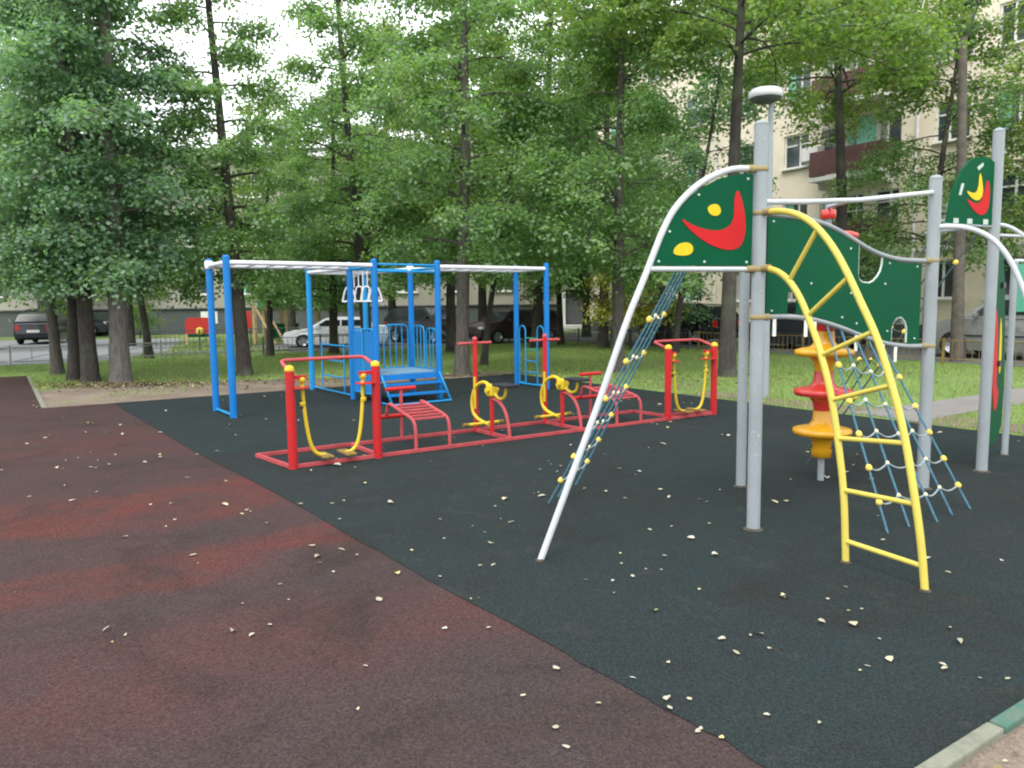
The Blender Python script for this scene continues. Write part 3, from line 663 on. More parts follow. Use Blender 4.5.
# ---------------------------------------------------------------- blue gymnastics frame
L2 = Vector((-4.06, 11.12, 0)); Hh = Vector((.66, 14.4, 0)); ub = (Hh - L2).normalized(); vb = Vector((-ub.y, ub.x, 0))
def bp(a, b, z=0): return L2 + ub * a + vb * b + ZZ * z
aD, aF, aH, wB = 2.286, 3.44, (Hh - L2).length, .98
br_ = empty('gymnastics_frame', (-2, 13, 0), 'blue outdoor gymnastics frame with white overhead bars, steps and railings', 'climbing frame')
gf = RP(br_)
posts = {'L2': (0, 0), 'L1': (0, wB), 'd': (aD, 0), 'f': (aF, 0), 'b': (aD, wB), 'e': (aF, wB), 'h': (aH, 0), 'g': (aH, wB), 'a': (aD, 2.95), 'c': (aF, 2.95)}
for k, (a, b) in posts.items():
    mb = MB(); mb.tube([bp(a, b, -.02), bp(a, b, 2.31)], .052, 18); c = bp(a, b); dome(mb, c, .052, 2.31)
    gf.put(mb, 'post', 'blue' if k in ('L2', 'L1', 'd', 'f', 'b', 'e', 'h', 'g') else 'cyan')
def beam(a0, b0, a1, b1, z, mat='white', r=.035, name='beam', seg=14):
    mb = MB(); mb.tube([bp(a0, b0, z), bp(a1, b1, z)], r, seg); return gf.put(mb, name, mat)
zb = 2.24
b_ = [beam(-.05, wB, aD, wB, zb), beam(0, 0, aD, 0, zb), beam(aF, 0, aH, 0, zb), beam(aF, wB, aH, wB, zb), beam(aD, wB, aD, 2.95, zb), beam(aF, wB, aF, 2.95, zb)]
beam(0, 0, 0, wB, zb); beam(aH, 0, aH, wB, zb); beam(aD, 2.95, aF, 2.95, zb)
for n_, (s0, s1) in enumerate(((.25, aD - .2), (aF + .25, aH - .2))):
    x = s0
    while x < s1: beam(x, 0, x + (.02), wB, zb + .002, 'white', .014, 'rung', 10); x += .30
y = wB + .3
while y < 2.8: beam(aD, y, aF, y, zb, 'white', .014, 'rung', 10); y += .32
beam(aD, 0, aF, 0, 2.26, 'cyan', .018, 'crossbar'); beam(aD, 0, aF, 0, 2.15, 'cyan', .018, 'crossbar'); beam(aD, wB, aF, wB, 2.22, 'cyan', .022, 'crossbar'); beam(aD, 0, aD, wB, 2.22, 'cyan', .022, 'crossbar'); beam(aF, 0, aF, wB, 2.22, 'cyan', .022, 'crossbar')
mb = MB(); c = bp(0, wB); mb.lathe((c.x, c.y, 2.19), [(.06, 0), (.065, .01), (.065, .10), (.05, .13), (0, .14)], 18); gf.put(mb, 'post_cap', 'white')
mb = MB(); c = bp(aF, wB); mb.lathe((c.x, c.y, 2.17), [(.06, 0), (.065, .01), (.065, .12), (.05, .15), (0, .16)], 18); gf.put(mb, 'post_cap', 'white')
beam(0, 0, 0, wB, .03, 'cyan', .02, 'floor_bar')
# deck
zd = .47
mb = MB(); mb.box(bp((aD + aF) / 2, wB / 2, zd), (aF - aD - .09, wB - .09, .05), ax=(ub, vb, ZZ)); gf.put(mb, 'deck', 'deck', bevel=.006)
mb = MB(); mb.box(bp((aD + aF) / 2, .0, zd - .045), (aF - aD - .09, .03, .09), ax=(ub, vb, ZZ)); gf.put(mb, 'deck_edge', 'blue')
# steps to the front
st = MB(); o_ = None
for k, a in enumerate((aD + .06, aF - .02)):
    mb = MB(); mb.tube([bp(a, -.03, zd), bp(a, -.42, .02), bp(a, -.05, .02)], .019, 10)
    o = gf.put(mb, 'steps' if k == 0 else 'stringer', 'cyan', o_);  o_ = o_ or o
for k in range(2):
    z = zd * (2 - k) / 3; t = -.03 - .39 * (1 - z / zd)
    mb = MB(); mb.box(bp((aD + aF) / 2 + .02, t + .05, z), (aF - aD - .12, .14, .03), ax=(ub, vb, ZZ)); gf.put(mb, 'tread', 'blue', o_)
mb = MB(); mb.tube([bp(aD + .06, -.42, .025), bp(aF - .02, -.42, .025)], .016, 10); gf.put(mb, 'floor_bar', 'cyan', o_)
# railings: arched frames with bars
def railing(p0, p1, z0, z1, nb, mat='cyan', r=.013, solid=False):
    p0 = Vector(p0); p1 = Vector(p1); d = p1 - p0; w = d.length; d.normalize(); c = .09
    path = [p0 + ZZ * z0, p0 + ZZ * (z1 - c), p0 + d * c * .3 + ZZ * (z1 - c * .3), p0 + d * c + ZZ * z1, p1 - d * c + ZZ * z1, p1 - d * c * .3 + ZZ * (z1 - c * .3), p1 + ZZ * (z1 - c), p1 + ZZ * z0]
    mb = MB(); mb.tube(path, r, 10); mb.tube([p0 + ZZ * (z0 + .03), p1 + ZZ * (z0 + .03)], r, 8)
    ro = gf.put(mb, 'railing', mat)
    for k in range(1, nb + 1):
        q_ = p0 + d * (w * k / (nb + 1)); mb = MB(); mb.tube([q_ + ZZ * (z0 + .03), q_ + ZZ * (z1 - .005)], r * .75, 8); gf.put(mb, 'bar', mat, ro)
    if solid:
        mb = MB(); mb.box((p0 + p1) / 2 + ZZ * ((z0 + z1) / 2), (w - .03, .012, z1 - z0 - .08), ax=(d, Vector((-d.y, d.x, 0)), ZZ)); gf.put(mb, 'board', 'blue', ro)
railing(bp(aD + .08, wB), bp(aD + .50, wB), zd, 1.20, 3)
railing(bp(aD + .60, wB), bp(aF - .08, wB), zd, 1.26, 3)
railing(bp(aF, .52), bp(aF, .90), zd, 1.24, 2)
railing(bp(aF, .08), bp(aF, .44), zd, 1.20, 2)
railing(bp(aD, .08), bp(aD, .44), .12, 1.22, 2, solid=True)
railing(bp(aD, .54), bp(aD, .90), .12, 1.22, 2, solid=True)
# low bars between the two rear left posts
wl = MB(); wl.tube([bp(aD, 1.35, .05), bp(aD, 1.35, .95)], .014, 10); wlo = gf.put(wl, 'low_bars', 'cyan')
for z, y0, y1_ in ((.06, wB, 2.9), (.33, 1.35, 2.4), (.62, 1.35, 2.4), (.90, wB, 2.3)):
    mb = MB(); mb.tube([bp(aD, y0, z), bp(aD, y1_, z)], .014, 10); gf.put(mb, 'bar', 'cyan', wlo)
mb = MB(); mb.tube([bp(aD, 2.4, .05), bp(aD, 2.4, .95)], .014, 10); gf.put(mb, 'bar', 'cyan', wlo)
# end ladder between g and h with arched stiles
railing(bp(aH, .10), bp(aH, .30), .04, 1.18, 0); railing(bp(aH, wB - .30), bp(aH, wB - .10), .04, 1.18, 0)
mb = MB(); mb.tube([bp(aH, 0, .05), bp(aH, wB, .05)], .018, 10); el = gf.put(mb, 'end_ladder', 'cyan')
for z in (.28, .50, .72, .94):
    mb = MB(); mb.tube([bp(aH, .30, z), bp(aH, wB - .30, z)], .014, 10); gf.put(mb, 'rung', 'green_edge' if z > .6 else 'cyan', el)
# hanging white hand-hold rack
rc = bp((aD + aF) / 2 - .10, wB + .58); dx = Vector((1, -.02, 0)).normalized()
mb = MB()
def rp_(a, z): return rc + dx * a + ZZ * z
mb.tube([rp_(-.36, 1.68), rp_(.36, 1.68)], .018, 10)
for s_ in (-1, 1): mb.tube(smoothpath([rp_(s_ * .36, 1.68), rp_(s_ * .30, 1.92), rp_(s_ * .22, 1.945), rp_(s_ * .17, 1.92), rp_(s_ * .12, 1.70)], 1), .016, 8)
for q_ in (-.10, .03): mb.tube(smoothpath([rp_(q_ - .04, 1.69), rp_(q_ - .01, 1.93), rp_(q_ + .07, 1.95), rp_(q_ + .11, 1.92), rp_(q_ + .07, 1.69)], 1), .015, 8)
rk = gf.put(mb, 'hanging_rack', 'white')
for q_ in (-.14, -.06, .02, .10):
    mb = MB(); mb.tube([rp_(q_, 1.93), rp_(q_, 2.25)], .011, 8); gf.put(mb, 'hanger', 'white', rk)
mb = MB(); mb.tube([bp(aD, wB + .58, 2.25), bp(aF, wB + .58, 2.25)], .02, 10); gf.put(mb, 'beam', 'white')

# ---------------------------------------------------------------- red exercise station
O = Vector((-2.18, 7.52, 0)); Ub = Vector((.8325, .5540, 0)); Vb = Vector((-.554, .8325, 0))
er = empty('exercise_station', (O + Ub * 3)[:], 'long red exercise station with yellow walkers, riders and sit-up benches on one floor frame', 'exercise machine')
ex = RP(er)
def ep(s, t, z=0): return O + Ub * s + Vb * t + ZZ * z
Lx = 6.08; Tw = .82
mb = MB()
for a, b in (((-.02, 0), (Lx, 0)), ((-.13, Tw), (5.3, Tw)), ((-.02, 0), (-.13, Tw)), ((Lx, 0), (Lx - .05, .25)), ((5.3, Tw), (5.33, 0)), ((.93, 0), (.93, Tw)), ((2.6, 0), (2.6, Tw)), ((3.68, 0), (3.68, Tw)), ((Lx - .05, .25), (5.3, .27))):
    mb.box((ep(*a) + ep(*b)) / 2 + ZZ * .022, ((ep(*a) - ep(*b)).length, .034, .036 + .002 * (hash(a) % 3)), ax=((ep(*b) - ep(*a)).normalized(), ZZ.cross((ep(*b) - ep(*a)).normalized()), ZZ))
ex.put(mb, 'base_frame', 'pink')
def walker(s0, w=.905, dr=1):
    rail = MB(); rail.tube(smoothpath([ep(s0, 0, .97), ep(s0, .20, 1.03), ep(s0 + .01, .28, 1.055), ep(s0 + .08, .30, 1.06), ep(s0 + w - .08, .30, 1.06), ep(s0 + w - .01, .28, 1.055), ep(s0 + w, .20, 1.03), ep(s0 + w, 0, .97)], 2), .019, 12)
    ex.put(rail, 'handrail', 'pink')
    for k, s in enumerate((s0, s0 + w)):
        sg = 1 if k == 0 else -1
        mb = MB(); mb.tube([ep(s, 0, .0), ep(s, 0, .985)], .045, 18); po = ex.put(mb, 'post', 'red')
        mb = MB(); c = ep(s, 0, .985); mb.lathe(c, [(.047, -.012), (.049, .0), (.043, .025), (.025, .042), (0, .047)], 18); ex.put(mb, 'cap', 'yellow', po)
        mb = MB(); mb.lathe(ep(s + sg * .10, .03, .80), [(.0, -.006), (.105, -.006), (.105, .006), (0, .006)], 22); ex.put(mb, 'guard_disk', 'red', po)
        mb = MB(); mb.box(ep(s + sg * .10, .03, .905), (.14, .05, .035), ax=(Ub, Vb, ZZ)); ex.put(mb, 'bracket', 'red', po)
        a = s + sg * .13
        mb = MB(); mb.tube(smoothpath([ep(a, .03, .87), ep(a + sg * .01, .03, .60), ep(a + sg * .045, .03, .30), ep(a + sg * .085, .03, .16), ep(a + sg * .15, .03, .10), ep(a + sg * .22, .03, .095)], 2), .019, 12); ar = ex.put(mb, 'swing_arm', 'yellow')
        mb = MB(); mb.lathe(ep(a, .03, .845), [(.0, 0), (.034, .003), (.036, .05), (.022, .062), (0, .066)], 16); ex.put(mb, 'cap', 'yellow', ar)
        for z in (.60, .67): 
            mb = MB(); mb.lathe(ep(a, .03, z) - Ub * .03, [(.0, 0), (.012, 0), (.012, .06), (0, .06)], 8, Ub); ex.put(mb, 'bolt', 'black_plastic', ar)
        mb = MB(); mb.lathe(ep(a, .03, .61), [(.021, 0), (.030, .01), (.030, .04), (.021, .05)], 12); ex.put(mb, 'clamp', 'yellow', ar)
        mb = MB(); mb.box(ep(a + sg * .20, .03, .095), (.11, .30, .022), ax=(Ub, Vb, ZZ)); ex.put(mb, 'footplate', 'footplate', ar, bevel=.006)
walker(0.); walker(5.16)
def bench(s0):
    w = .42; rt = None
    for k in range(2):
        s = s0 + k * w
        mb = MB(); mb.tube(smoothpath([ep(s, .03, .0), ep(s, .03, .26), ep(s, .07, .335), ep(s, .16, .37), ep(s, .45, .42), ep(s, .66, .47), ep(s, .74, .45), ep(s, .76, .36)], 2), .019, 12)
        o = ex.put(mb, 'bench' if k == 0 else 'side_rail', 'pink', rt); rt = rt or o
    for k in range(6):
        t = .10 + k * .105; z = .352 + (t - .10) * .175
        mb = MB(); mb.box(ep(s0 + w / 2, t, z), (w - .02, .045, .022), ax=(Ub, Vb, ZZ)); ex.put(mb, 'slat', 'pink', rt, bevel=.005)
    mb = MB(); mb.tube([ep(s0 + w / 2, Tw, 0), ep(s0 + w / 2, Tw, .60)], .02, 12); ex.put(mb, 'leg', 'pink', rt)
    mb = MB(); mb.tube([ep(s0 - .10, Tw, .30), ep(s0 + w, Tw, .30)], .026, 12); ex.put(mb, 'crossbar', 'red', rt)
    mb = MB(); mb.tube([ep(s0, .76, .36), ep(s0, Tw, .30)], .016, 10); ex.put(mb, 'stay', 'pink', rt); mb = MB(); mb.tube([ep(s0 + w, .76, .36), ep(s0 + w, Tw, .30)], .016, 10); ex.put(mb, 'stay', 'pink', rt)
    mb = MB(); mb.tube([ep(s0 + .02, Tw, .62), ep(s0 + .40, Tw, .62)], .024, 14); ex.put(mb, 'foot_roller', 'red', rt)
bench(1.37); bench(4.27)
def rider(s0):
    mb = MB(); mb.tube([ep(s0, .42, 0), ep(s0, .42, .50)], .027, 14); ro = ex.put(mb, 'rider', 'red')
    mb = MB(); mb.tube(smoothpath([ep(s0, .42, .46), ep(s0, .25, .44), ep(s0, .12, .34), ep(s0, .05, .16), ep(s0, .03, .0)], 2), .02, 12); ex.put(mb, 'stay', 'pink', ro)
    mb = MB(); mb.box(ep(s0, .42, .56), (.10, .15, .15), ax=(Ub, Vb, ZZ)); hb = ex.put(mb, 'hub', 'yellow', ro, bevel=.025)
    mb = MB(); mb.tube([ep(s0 - .085, .42, .56), ep(s0 + .085, .42, .56)], .03, 14); ex.put(mb, 'axle', 'yellow', ro)
    mb = MB(); mb.tube(smoothpath([ep(s0, .44, .60), ep(s0, .60, .66), ep(s0 - .02, .78, .58), ep(s0 - .03, .86, .38), ep(s0 - .03, .80, .20), ep(s0, .62, .14), ep(s0, .50, .13)], 2), .022, 12); ex.put(mb, 'swing_arm', 'yellow', ro)
    mb = MB(); mb.tube(smoothpath([ep(s0, .36, .52), ep(s0, .24, .46), ep(s0, .12, .50), ep(s0, .10, .62)], 2), .018, 12); ex.put(mb, 'seat_arm', 'yellow', ro)
    mb = MB(); mb.box(ep(s0, .12, .645), (.20, .30, .035), ax=(Ub, Vb, ZZ)); ex.put(mb, 'seat', 'black_plastic', ro, bevel=.014)
    mb = MB(); mb.tube([ep(s0 - .22, .62, .13), ep(s0 + .22, .62, .13)], .019, 12); ex.put(mb, 'footrest', 'yellow', ro)
    for sg in (-1, 1):
        mb = MB(); mb.tube([ep(s0 + sg * .22, .62, .13), ep(s0 + sg * .29, .62, .13)], .024, 12); ex.put(mb, 'pedal', 'footplate', ro)
    mb = MB(); mb.tube([ep(s0, .80, 0), ep(s0, .80, 1.17)], .03, 16); tp_ = ex.put(mb, 'handle_post', 'red')
    mb = MB(); mb.lathe(ep(s0, .80, 1.17), [(.033, -.01), (.034, .0), (.026, .022), (0, .034)], 16); ex.put(mb, 'cap', 'pink', tp_)
    mb = MB(); mb.tube([ep(s0 - .24, .80, 1.12), ep(s0 + .24, .80, 1.12)], .017, 12); ex.put(mb, 'handlebar', 'pink', tp_)
    mb = MB(); mb.box(ep(s0 - .028, .775, .50), (.018, .03, .40), ax=(Ub, Vb, ZZ)); ex.put(mb, 'guide_strip', 'yellow', tp_)
rider(2.60); rider(3.68)
# ---------------------------------------------------------------- trees
def make_tree(seed, z0, z1, rad, nl, nleaf, r0=.17, bend=.3, bark='bark', leaf='leaf_mid', lsize=(.060, .105), droop=.35, low=1.0, fork=False):
    """trunk mesh (with limbs) and crown mesh for one kind of tree"""
    r = random.Random(seed); nr_ = np.random.default_rng(seed)
    def tr(z):
        f = z / z1; return Vector((bend * math.sin(f * 2.6 + seed) - bend * math.sin(seed), bend * math.cos(f * 2.1 + seed * 2) - bend * math.cos(seed * 2), z))
    def rr(z): return r0 * (1 - .80 * (max(z, 0) / z1) ** .9) + r0 * .35 * math.exp(-z / .25)
    tb = MB(); zs = [-.03, .08, .2, .4, .8] + [z1 * k / 14 for k in range(2, 15)]; zs = sorted(set(zs))
    tb.tube([tr(z) for z in zs], r0, 14, rs=[rr(z) * (1 + .05 * r.uniform(-1, 1)) for z in zs])
    cl = []   # clumps: centre, spread radius, thickness, direction, weight
    ga = 2.399963; a0 = r.uniform(0, 6.28)
    for i in range(nl):
        f = (i + .5) / nl; z = z0 + (z1 - z0 - .4) * f ** 1.3
        prof = (math.sin(math.pi * min(1, .20 + f * .80)) ** .7) * (1.10 - .42 * f)
        L = rad * prof * r.uniform(.72, 1.15) * (low if f < .2 else 1); az = a0 + i * ga + r.uniform(-.4, .4)
        d = Vector((math.cos(az), math.sin(az), 0)); s = tr(z); rise = r.uniform(.05, .32) * L; dr = droop * L * (1.15 - f)
        pts = []
        for k in range(7):
            t = k / 6; side = Vector((-d.y, d.x, 0)) * (math.sin(t * 3 + i) * .12 * L)
            pts.append(s + d * (L * t) + ZZ * (rise * math.sin(t * 2.2) - dr * t * t) + side * t)
        rb = max(.016, rr(z) * .36)
        tb.tube(pts, rb, 6, rs=[rb * (1 - .85 * k / 6) for k in range(7)])
        ns = 5 + int(L * 2.2)
        for j in range(ns):
            t = .22 + .78 * (j + r.random()) / ns; k = min(5, int(t * 6)); p = pts[k].lerp(pts[k + 1], t * 6 - k)
            sa = az + r.choice((-1, 1)) * r.uniform(.35, 1.3); sl = L * r.uniform(.16, .36) * (1.2 - t * .5) + .18
            e = p + Vector((math.cos(sa), math.sin(sa), r.uniform(-.30, .25))) * sl
            m = p.lerp(e, .5) + ZZ * .06 * sl
            if sl > .35: tb.tube([p, m, e], .012, 4, cap=False, rs=[.013, .009, .004])
            for q, w in ((e, 1.), (p.lerp(e, .55), .7)):
                cl.append((q, r.uniform(.20, .42), r.uniform(.13, .26), Vector((math.cos(sa), math.sin(sa), -.3)), w))
    # top
    for j in range(8): cl.append((tr(z1) + Vector((r.gauss(0, .35), r.gauss(0, .35), r.uniform(-.6, .3))), .35, .2, ZZ, 1))
    W = np.array([c[4] * c[1] ** 1.6 for c in cl]); idx = nr_.choice(len(cl), nleaf, p=W / W.sum())
    C = np.array([tuple(c[0]) for c in cl])[idx]; SR = np.array([c[1] for c in cl])[idx]; TH = np.array([c[2] for c in cl])[idx]
    g = nr_.normal(0, .62, (nleaf, 3)); rad2 = (g[:, 0] ** 2 + g[:, 1] ** 2)
    pos = C + g * np.stack([SR, SR, TH], 1); pos[:, 2] -= rad2 * SR * .30
    pos[:, 2] = np.maximum(pos[:, 2], z0 - .45 - .4 * nr_.random(nleaf))
    S = nr_.uniform(lsize[0], lsize[1], nleaf)[:, None]
    nrm = np.stack([nr_.normal(0, .55, nleaf), nr_.normal(0, .55, nleaf), np.full(nleaf, .8)], 1) + (pos - C) * 1.6
    nrm /= np.linalg.norm(nrm, axis=1)[:, None]
    a = nr_.uniform(0, 6.28, nleaf); d = np.stack([np.cos(a), np.sin(a), nr_.uniform(-.9, .1, nleaf)], 1)
    d -= nrm * (d * nrm).sum(1)[:, None]; d /= np.linalg.norm(d, axis=1)[:, None]; s = np.cross(nrm, d); up = nrm * S * .10
    q = np.stack([pos - d * S * .5, pos - d * S * .22 + s * S * .40 + up, pos + d * S * .22 + s * S * .30 + up, pos + d * S * .58, pos + d * S * .22 - s * S * .30 + up, pos - d * S * .22 - s * S * .40 + up], 1)
    cm = raw_mesh('crown', q, LF, leaf)
    tm = bpy.data.meshes.new('trunk'); tm.from_pydata(tb.v, [], tb.f); tm.polygons.foreach_set('use_smooth', tb.sm); tm.materials.append(M[bark]); tm.update()
    return tm, cm
KIND = {
 'lime': make_tree(3, 2.25, 11.5, 2.7, 36, 36000, .19, .18, 'bark', 'leaf_cool', droop=.40),
 'lime2': make_tree(9, 2.4, 12.0, 2.3, 36, 33000, .17, .15, 'bark', 'leaf_mid', droop=.34),
 'maple': make_tree(14, 2.8, 12.5, 3.1, 34, 42000, .18, .40, 'bark_dark', 'leaf_warm', (.07, .115), droop=.25),
 'dark': make_tree(21, 2.6, 13, 2.5, 36, 34000, .17, .25, 'bark_dark', 'leaf_mid', droop=.30),
 'thin': make_tree(27, 2.6, 8.0, 1.7, 18, 9000, .10, .5, 'bark_dark', 'leaf_warm', droop=.25),
 'open': make_tree(33, 3.6, 12.0, 3.5, 26, 20000, .18, .35, 'bark_dark', 'leaf_mid', droop=.42),
 'high': make_tree(55, 7.2, 13.5, 4.0, 30, 40000, .19, .3, 'bark_dark', 'leaf_warm', (.07, .115), droop=.30),
 'sparse': make_tree(61, 3.2, 11.5, 3.5, 28, 16000, .15, .4, 'bark_dark', 'leaf_mid', (.07, .115), droop=.45),
 'narrow': make_tree(71, 2.3, 13, 1.65, 38, 28000, .18, .12, 'bark', 'leaf_cool', droop=.4),
 'sapling': make_tree(41, .9, 3.3, 1.1, 12, 5200, .04, .15, 'bark_dark', 'leaf_cool', (.06, .10), droop=.25),
}
def tree(kind, x, y, s, rz, label, group, lean=(0, 0), cat='tree', name=None, bark=None, leaf=None, sz=1.0):
    tm, cm = KIND[kind]
    e = empty(name or {'lime': 'lime_tree', 'lime2': 'lime_tree', 'maple': 'maple_tree', 'dark': 'broadleaf_tree', 'thin': 'slender_tree', 'open': 'broadleaf_tree', 'high': 'broadleaf_tree', 'narrow': 'lime_tree', 'sparse': 'broadleaf_tree', 'sapling': 'bush'}[kind], (x, y, -.014), label, cat, group)
    e.rotation_euler = (R(lean[0]), R(lean[1]), rz); e.scale = (s, s, s * sz)
    for n_, me in (('trunk', tm), ('crown', cm)):
        o = bpy.data.objects.new(n_, me); col.objects.link(o); o.parent = e
        mt = bark if n_ == 'trunk' else leaf
        if mt:
            o.material_slots[0].link = 'OBJECT'; o.material_slots[0].material = M[mt]
    return e
GA, GB, GC = 'trees standing along the back edge of the playground', 'trees on the lawn near the far fence', 'trees beyond the fence in front of the buildings'
# x, y, scale, rz, label ...
tree('lime2', -11.33, 19.16, .80, 1.2, 'slender trunk, leftmost and farthest of the four trunks standing in a row at far left', GA, sz=1.2, leaf='leaf_cool')
tree('dark', -9.95, 17.46, .85, 4.0, 'dark trunk standing second from left in the row of four at far left', GA, leaf='leaf_cool')
tree('narrow', -9.30, 16.93, .95, 2.2, 'dark thick trunk directly left of the thickest pale grey trunk', GA, bark='bark_dark')
tree('narrow', -8.62, 16.9, 1.10, 5.1, 'thickest pale grey trunk at left, litter heaped at its foot', GA, bark='bark_pale')
tree('narrow', -6.34, 18.22, .92, .4, 'curved leaning tree just behind the two left blue posts', GA, lean=(0, -1.5), bark='bark_dark', leaf='leaf_mid')
tree('lime2', -1.16, 17.79, .98, 3.4, 'grey trunked tree behind the blue tower, at the edge of the bare soil', GA)
tree('lime2', 2.50, 18.07, .92, 1.9, 'grey trunk, nearer one of the pair behind the slanting white pole', GA, leaf='leaf_mid')
tree('high', 4.64, 16.53, .92, 0.2, 'broad dark tree just left of the tall grey post, rising over the green fin panel', GA, bark='bark_dark')
tree('thin', -.75, 20.6, .95, 2.6, 'thin trunk leaning right, close behind the left red T-handle post', GA, lean=(0, -7))
tree('thin', -11.77, 24.97, 1.25, 1.0, 'thin dark tree before the dark grey wall, right of the thickest pale trunk', GB, lean=(0, 3), leaf='leaf_cool')
tree('thin', -7.93, 25.24, 1.15, 5.6, 'far grey trunk close to the right of the curved leaning tree', GB, bark='bark_dark', leaf='leaf_warm')
tree('dark', -6.05, 26.2, .95, 2.9, 'straight dark trunk standing directly in front of the white car', GB, sz=.72)
tree('dark', -4.2, 22.6, 1.02, .9, 'tall straight dark tree seen through the blue tower', GB, leaf='leaf_mid')
tree('maple', -2.03, 26.19, 1.0, 4.4, 'trunk behind and left of the grey trunk near the blue tower', GB)
tree('dark', .92, 28.6, 1.15, 3.8, 'tall nearly black trunk seen between the two right end posts of the blue frame', GB)
tree('lime2', 1.95, 30.3, .8, .7, 'slim trunk by the far fence just right of the blue frame', GB, bark='bark_dark', leaf='leaf_warm')
tree('dark', 3.26, 27.45, 1.1, 5.0, 'dark trunk by the far fence, farther one of the pair behind the slanting white pole', GB)
tree('high', 10.45, 24.4, 1.1, 1.6, 'tall tree in front of the balcony of the cream building, behind the wavy green panel', GB)
tree('thin', 5.2, 24.5, 1.2, 3.1, 'narrow dark trunk seen under the green fin panel, left of the white framed window', GB, leaf='leaf_cool')
tree('lime', -15.6, 20.3, 1.05, .5, 'tree at the left photo edge, low branches over the black cars', GA)
tree('sparse', 15.6, 21.9, 1.05, 4.1, 'tree at the right edge of the photo whose branches hang before the cream facade', GB, leaf='leaf_warm')
for k, (kd, x, y, s, rz, lab, lf) in enumerate([
    ('lime', -21.5, 31, 1.15, .3, 'bushy tree beyond the yard at far left, behind the hanging branches', 'leaf_cool'),
    ('maple', -16.5, 33.5, .80, 1.9, 'tree beyond the left row of trunks, before the pale house wall', 'leaf_warm'),
    ('lime', -10.0, 35.2, .85, 3.3, 'leafy tree rising behind the red toy panel of the far play area', 'leaf_mid'),
    ('maple', -5.6, 36.5, 1.2, 5.5, 'light green tree behind the green-roofed playhouse', 'leaf_warm'),
    ('maple', -1.4, 37.5, 1.3, 2.5, 'tree behind the black parked car, middle of the photo', 'leaf_mid'),
    ('maple', 3.6, 37.0, 1.1, 4.0, 'tree in front of the white doorway of the grey plinth', 'leaf_mid'),
    ('open', 6.3, 32.0, .85, .8, 'thinly leaved tree close to the cream building behind the green fin panel', 'leaf_mid'),
    ('lime2', -26, 43, 1.3, 1.1, 'distant tree behind the dark parked van at far left', 'leaf_mid')]):
    tree(kd, x, y, s, rz, lab, GC, leaf=lf)
tree('sapling', 4.1, 26.6, 1.2, 1.0, 'yellowish bush between the two dark trunks behind the slanting white pole', 'bushes below the far trees', cat='bush', leaf='leaf_yellow')
tree('sapling', 5.6, 28.4, 1.2, 3.0, 'dark green bush under the fin panel by the grey plinth', 'bushes below the far trees', cat='bush')
tree('sapling', -20.5, 42.6, .8, 2.0, 'low yellow-green bush behind the black hatchback', 'bushes below the far trees', cat='bush', leaf='leaf_warm')
tree('sapling', -24.0, 41.2, .8, 5.0, 'low bush left of the black hatchback', 'bushes below the far trees', cat='bush', leaf='leaf_warm')
tree('sapling', 12.2, 27.6, 1.1, 2.4, 'green bush against the ground floor of the cream building', 'bushes below the far trees', cat='bush')
tree('sparse', 12.95, 24.0, .95, 5.5, 'loose crowned tree behind the grey post right of the wavy panel', GB)
# bare pole
pt = empty('wooden_pole', (11.45, 19.75, 0), 'bare weathered wooden pole in front of the silver car', 'pole')
mb = MB(); mb.tube([(0, 0, -.03), (-.05, 0, 2), (-.12, 0, 5), (-.22, .02, 8.0)], .15, 16, rs=[.17, .135, .115, .10]); mb.build('shaft', 'poleW', pt)
mb = MB(); mb.tube([(-.21, .02, 7.7), (-.08, .0, 8.2), (.12, -.05, 8.9)], .02, 6, rs=[.03, .02, .008]); mb.tube([(.0, -.02, 8.5), (-.05, .1, 8.9)], .01, 5); mb.build('twig', 'bark_dark', pt)

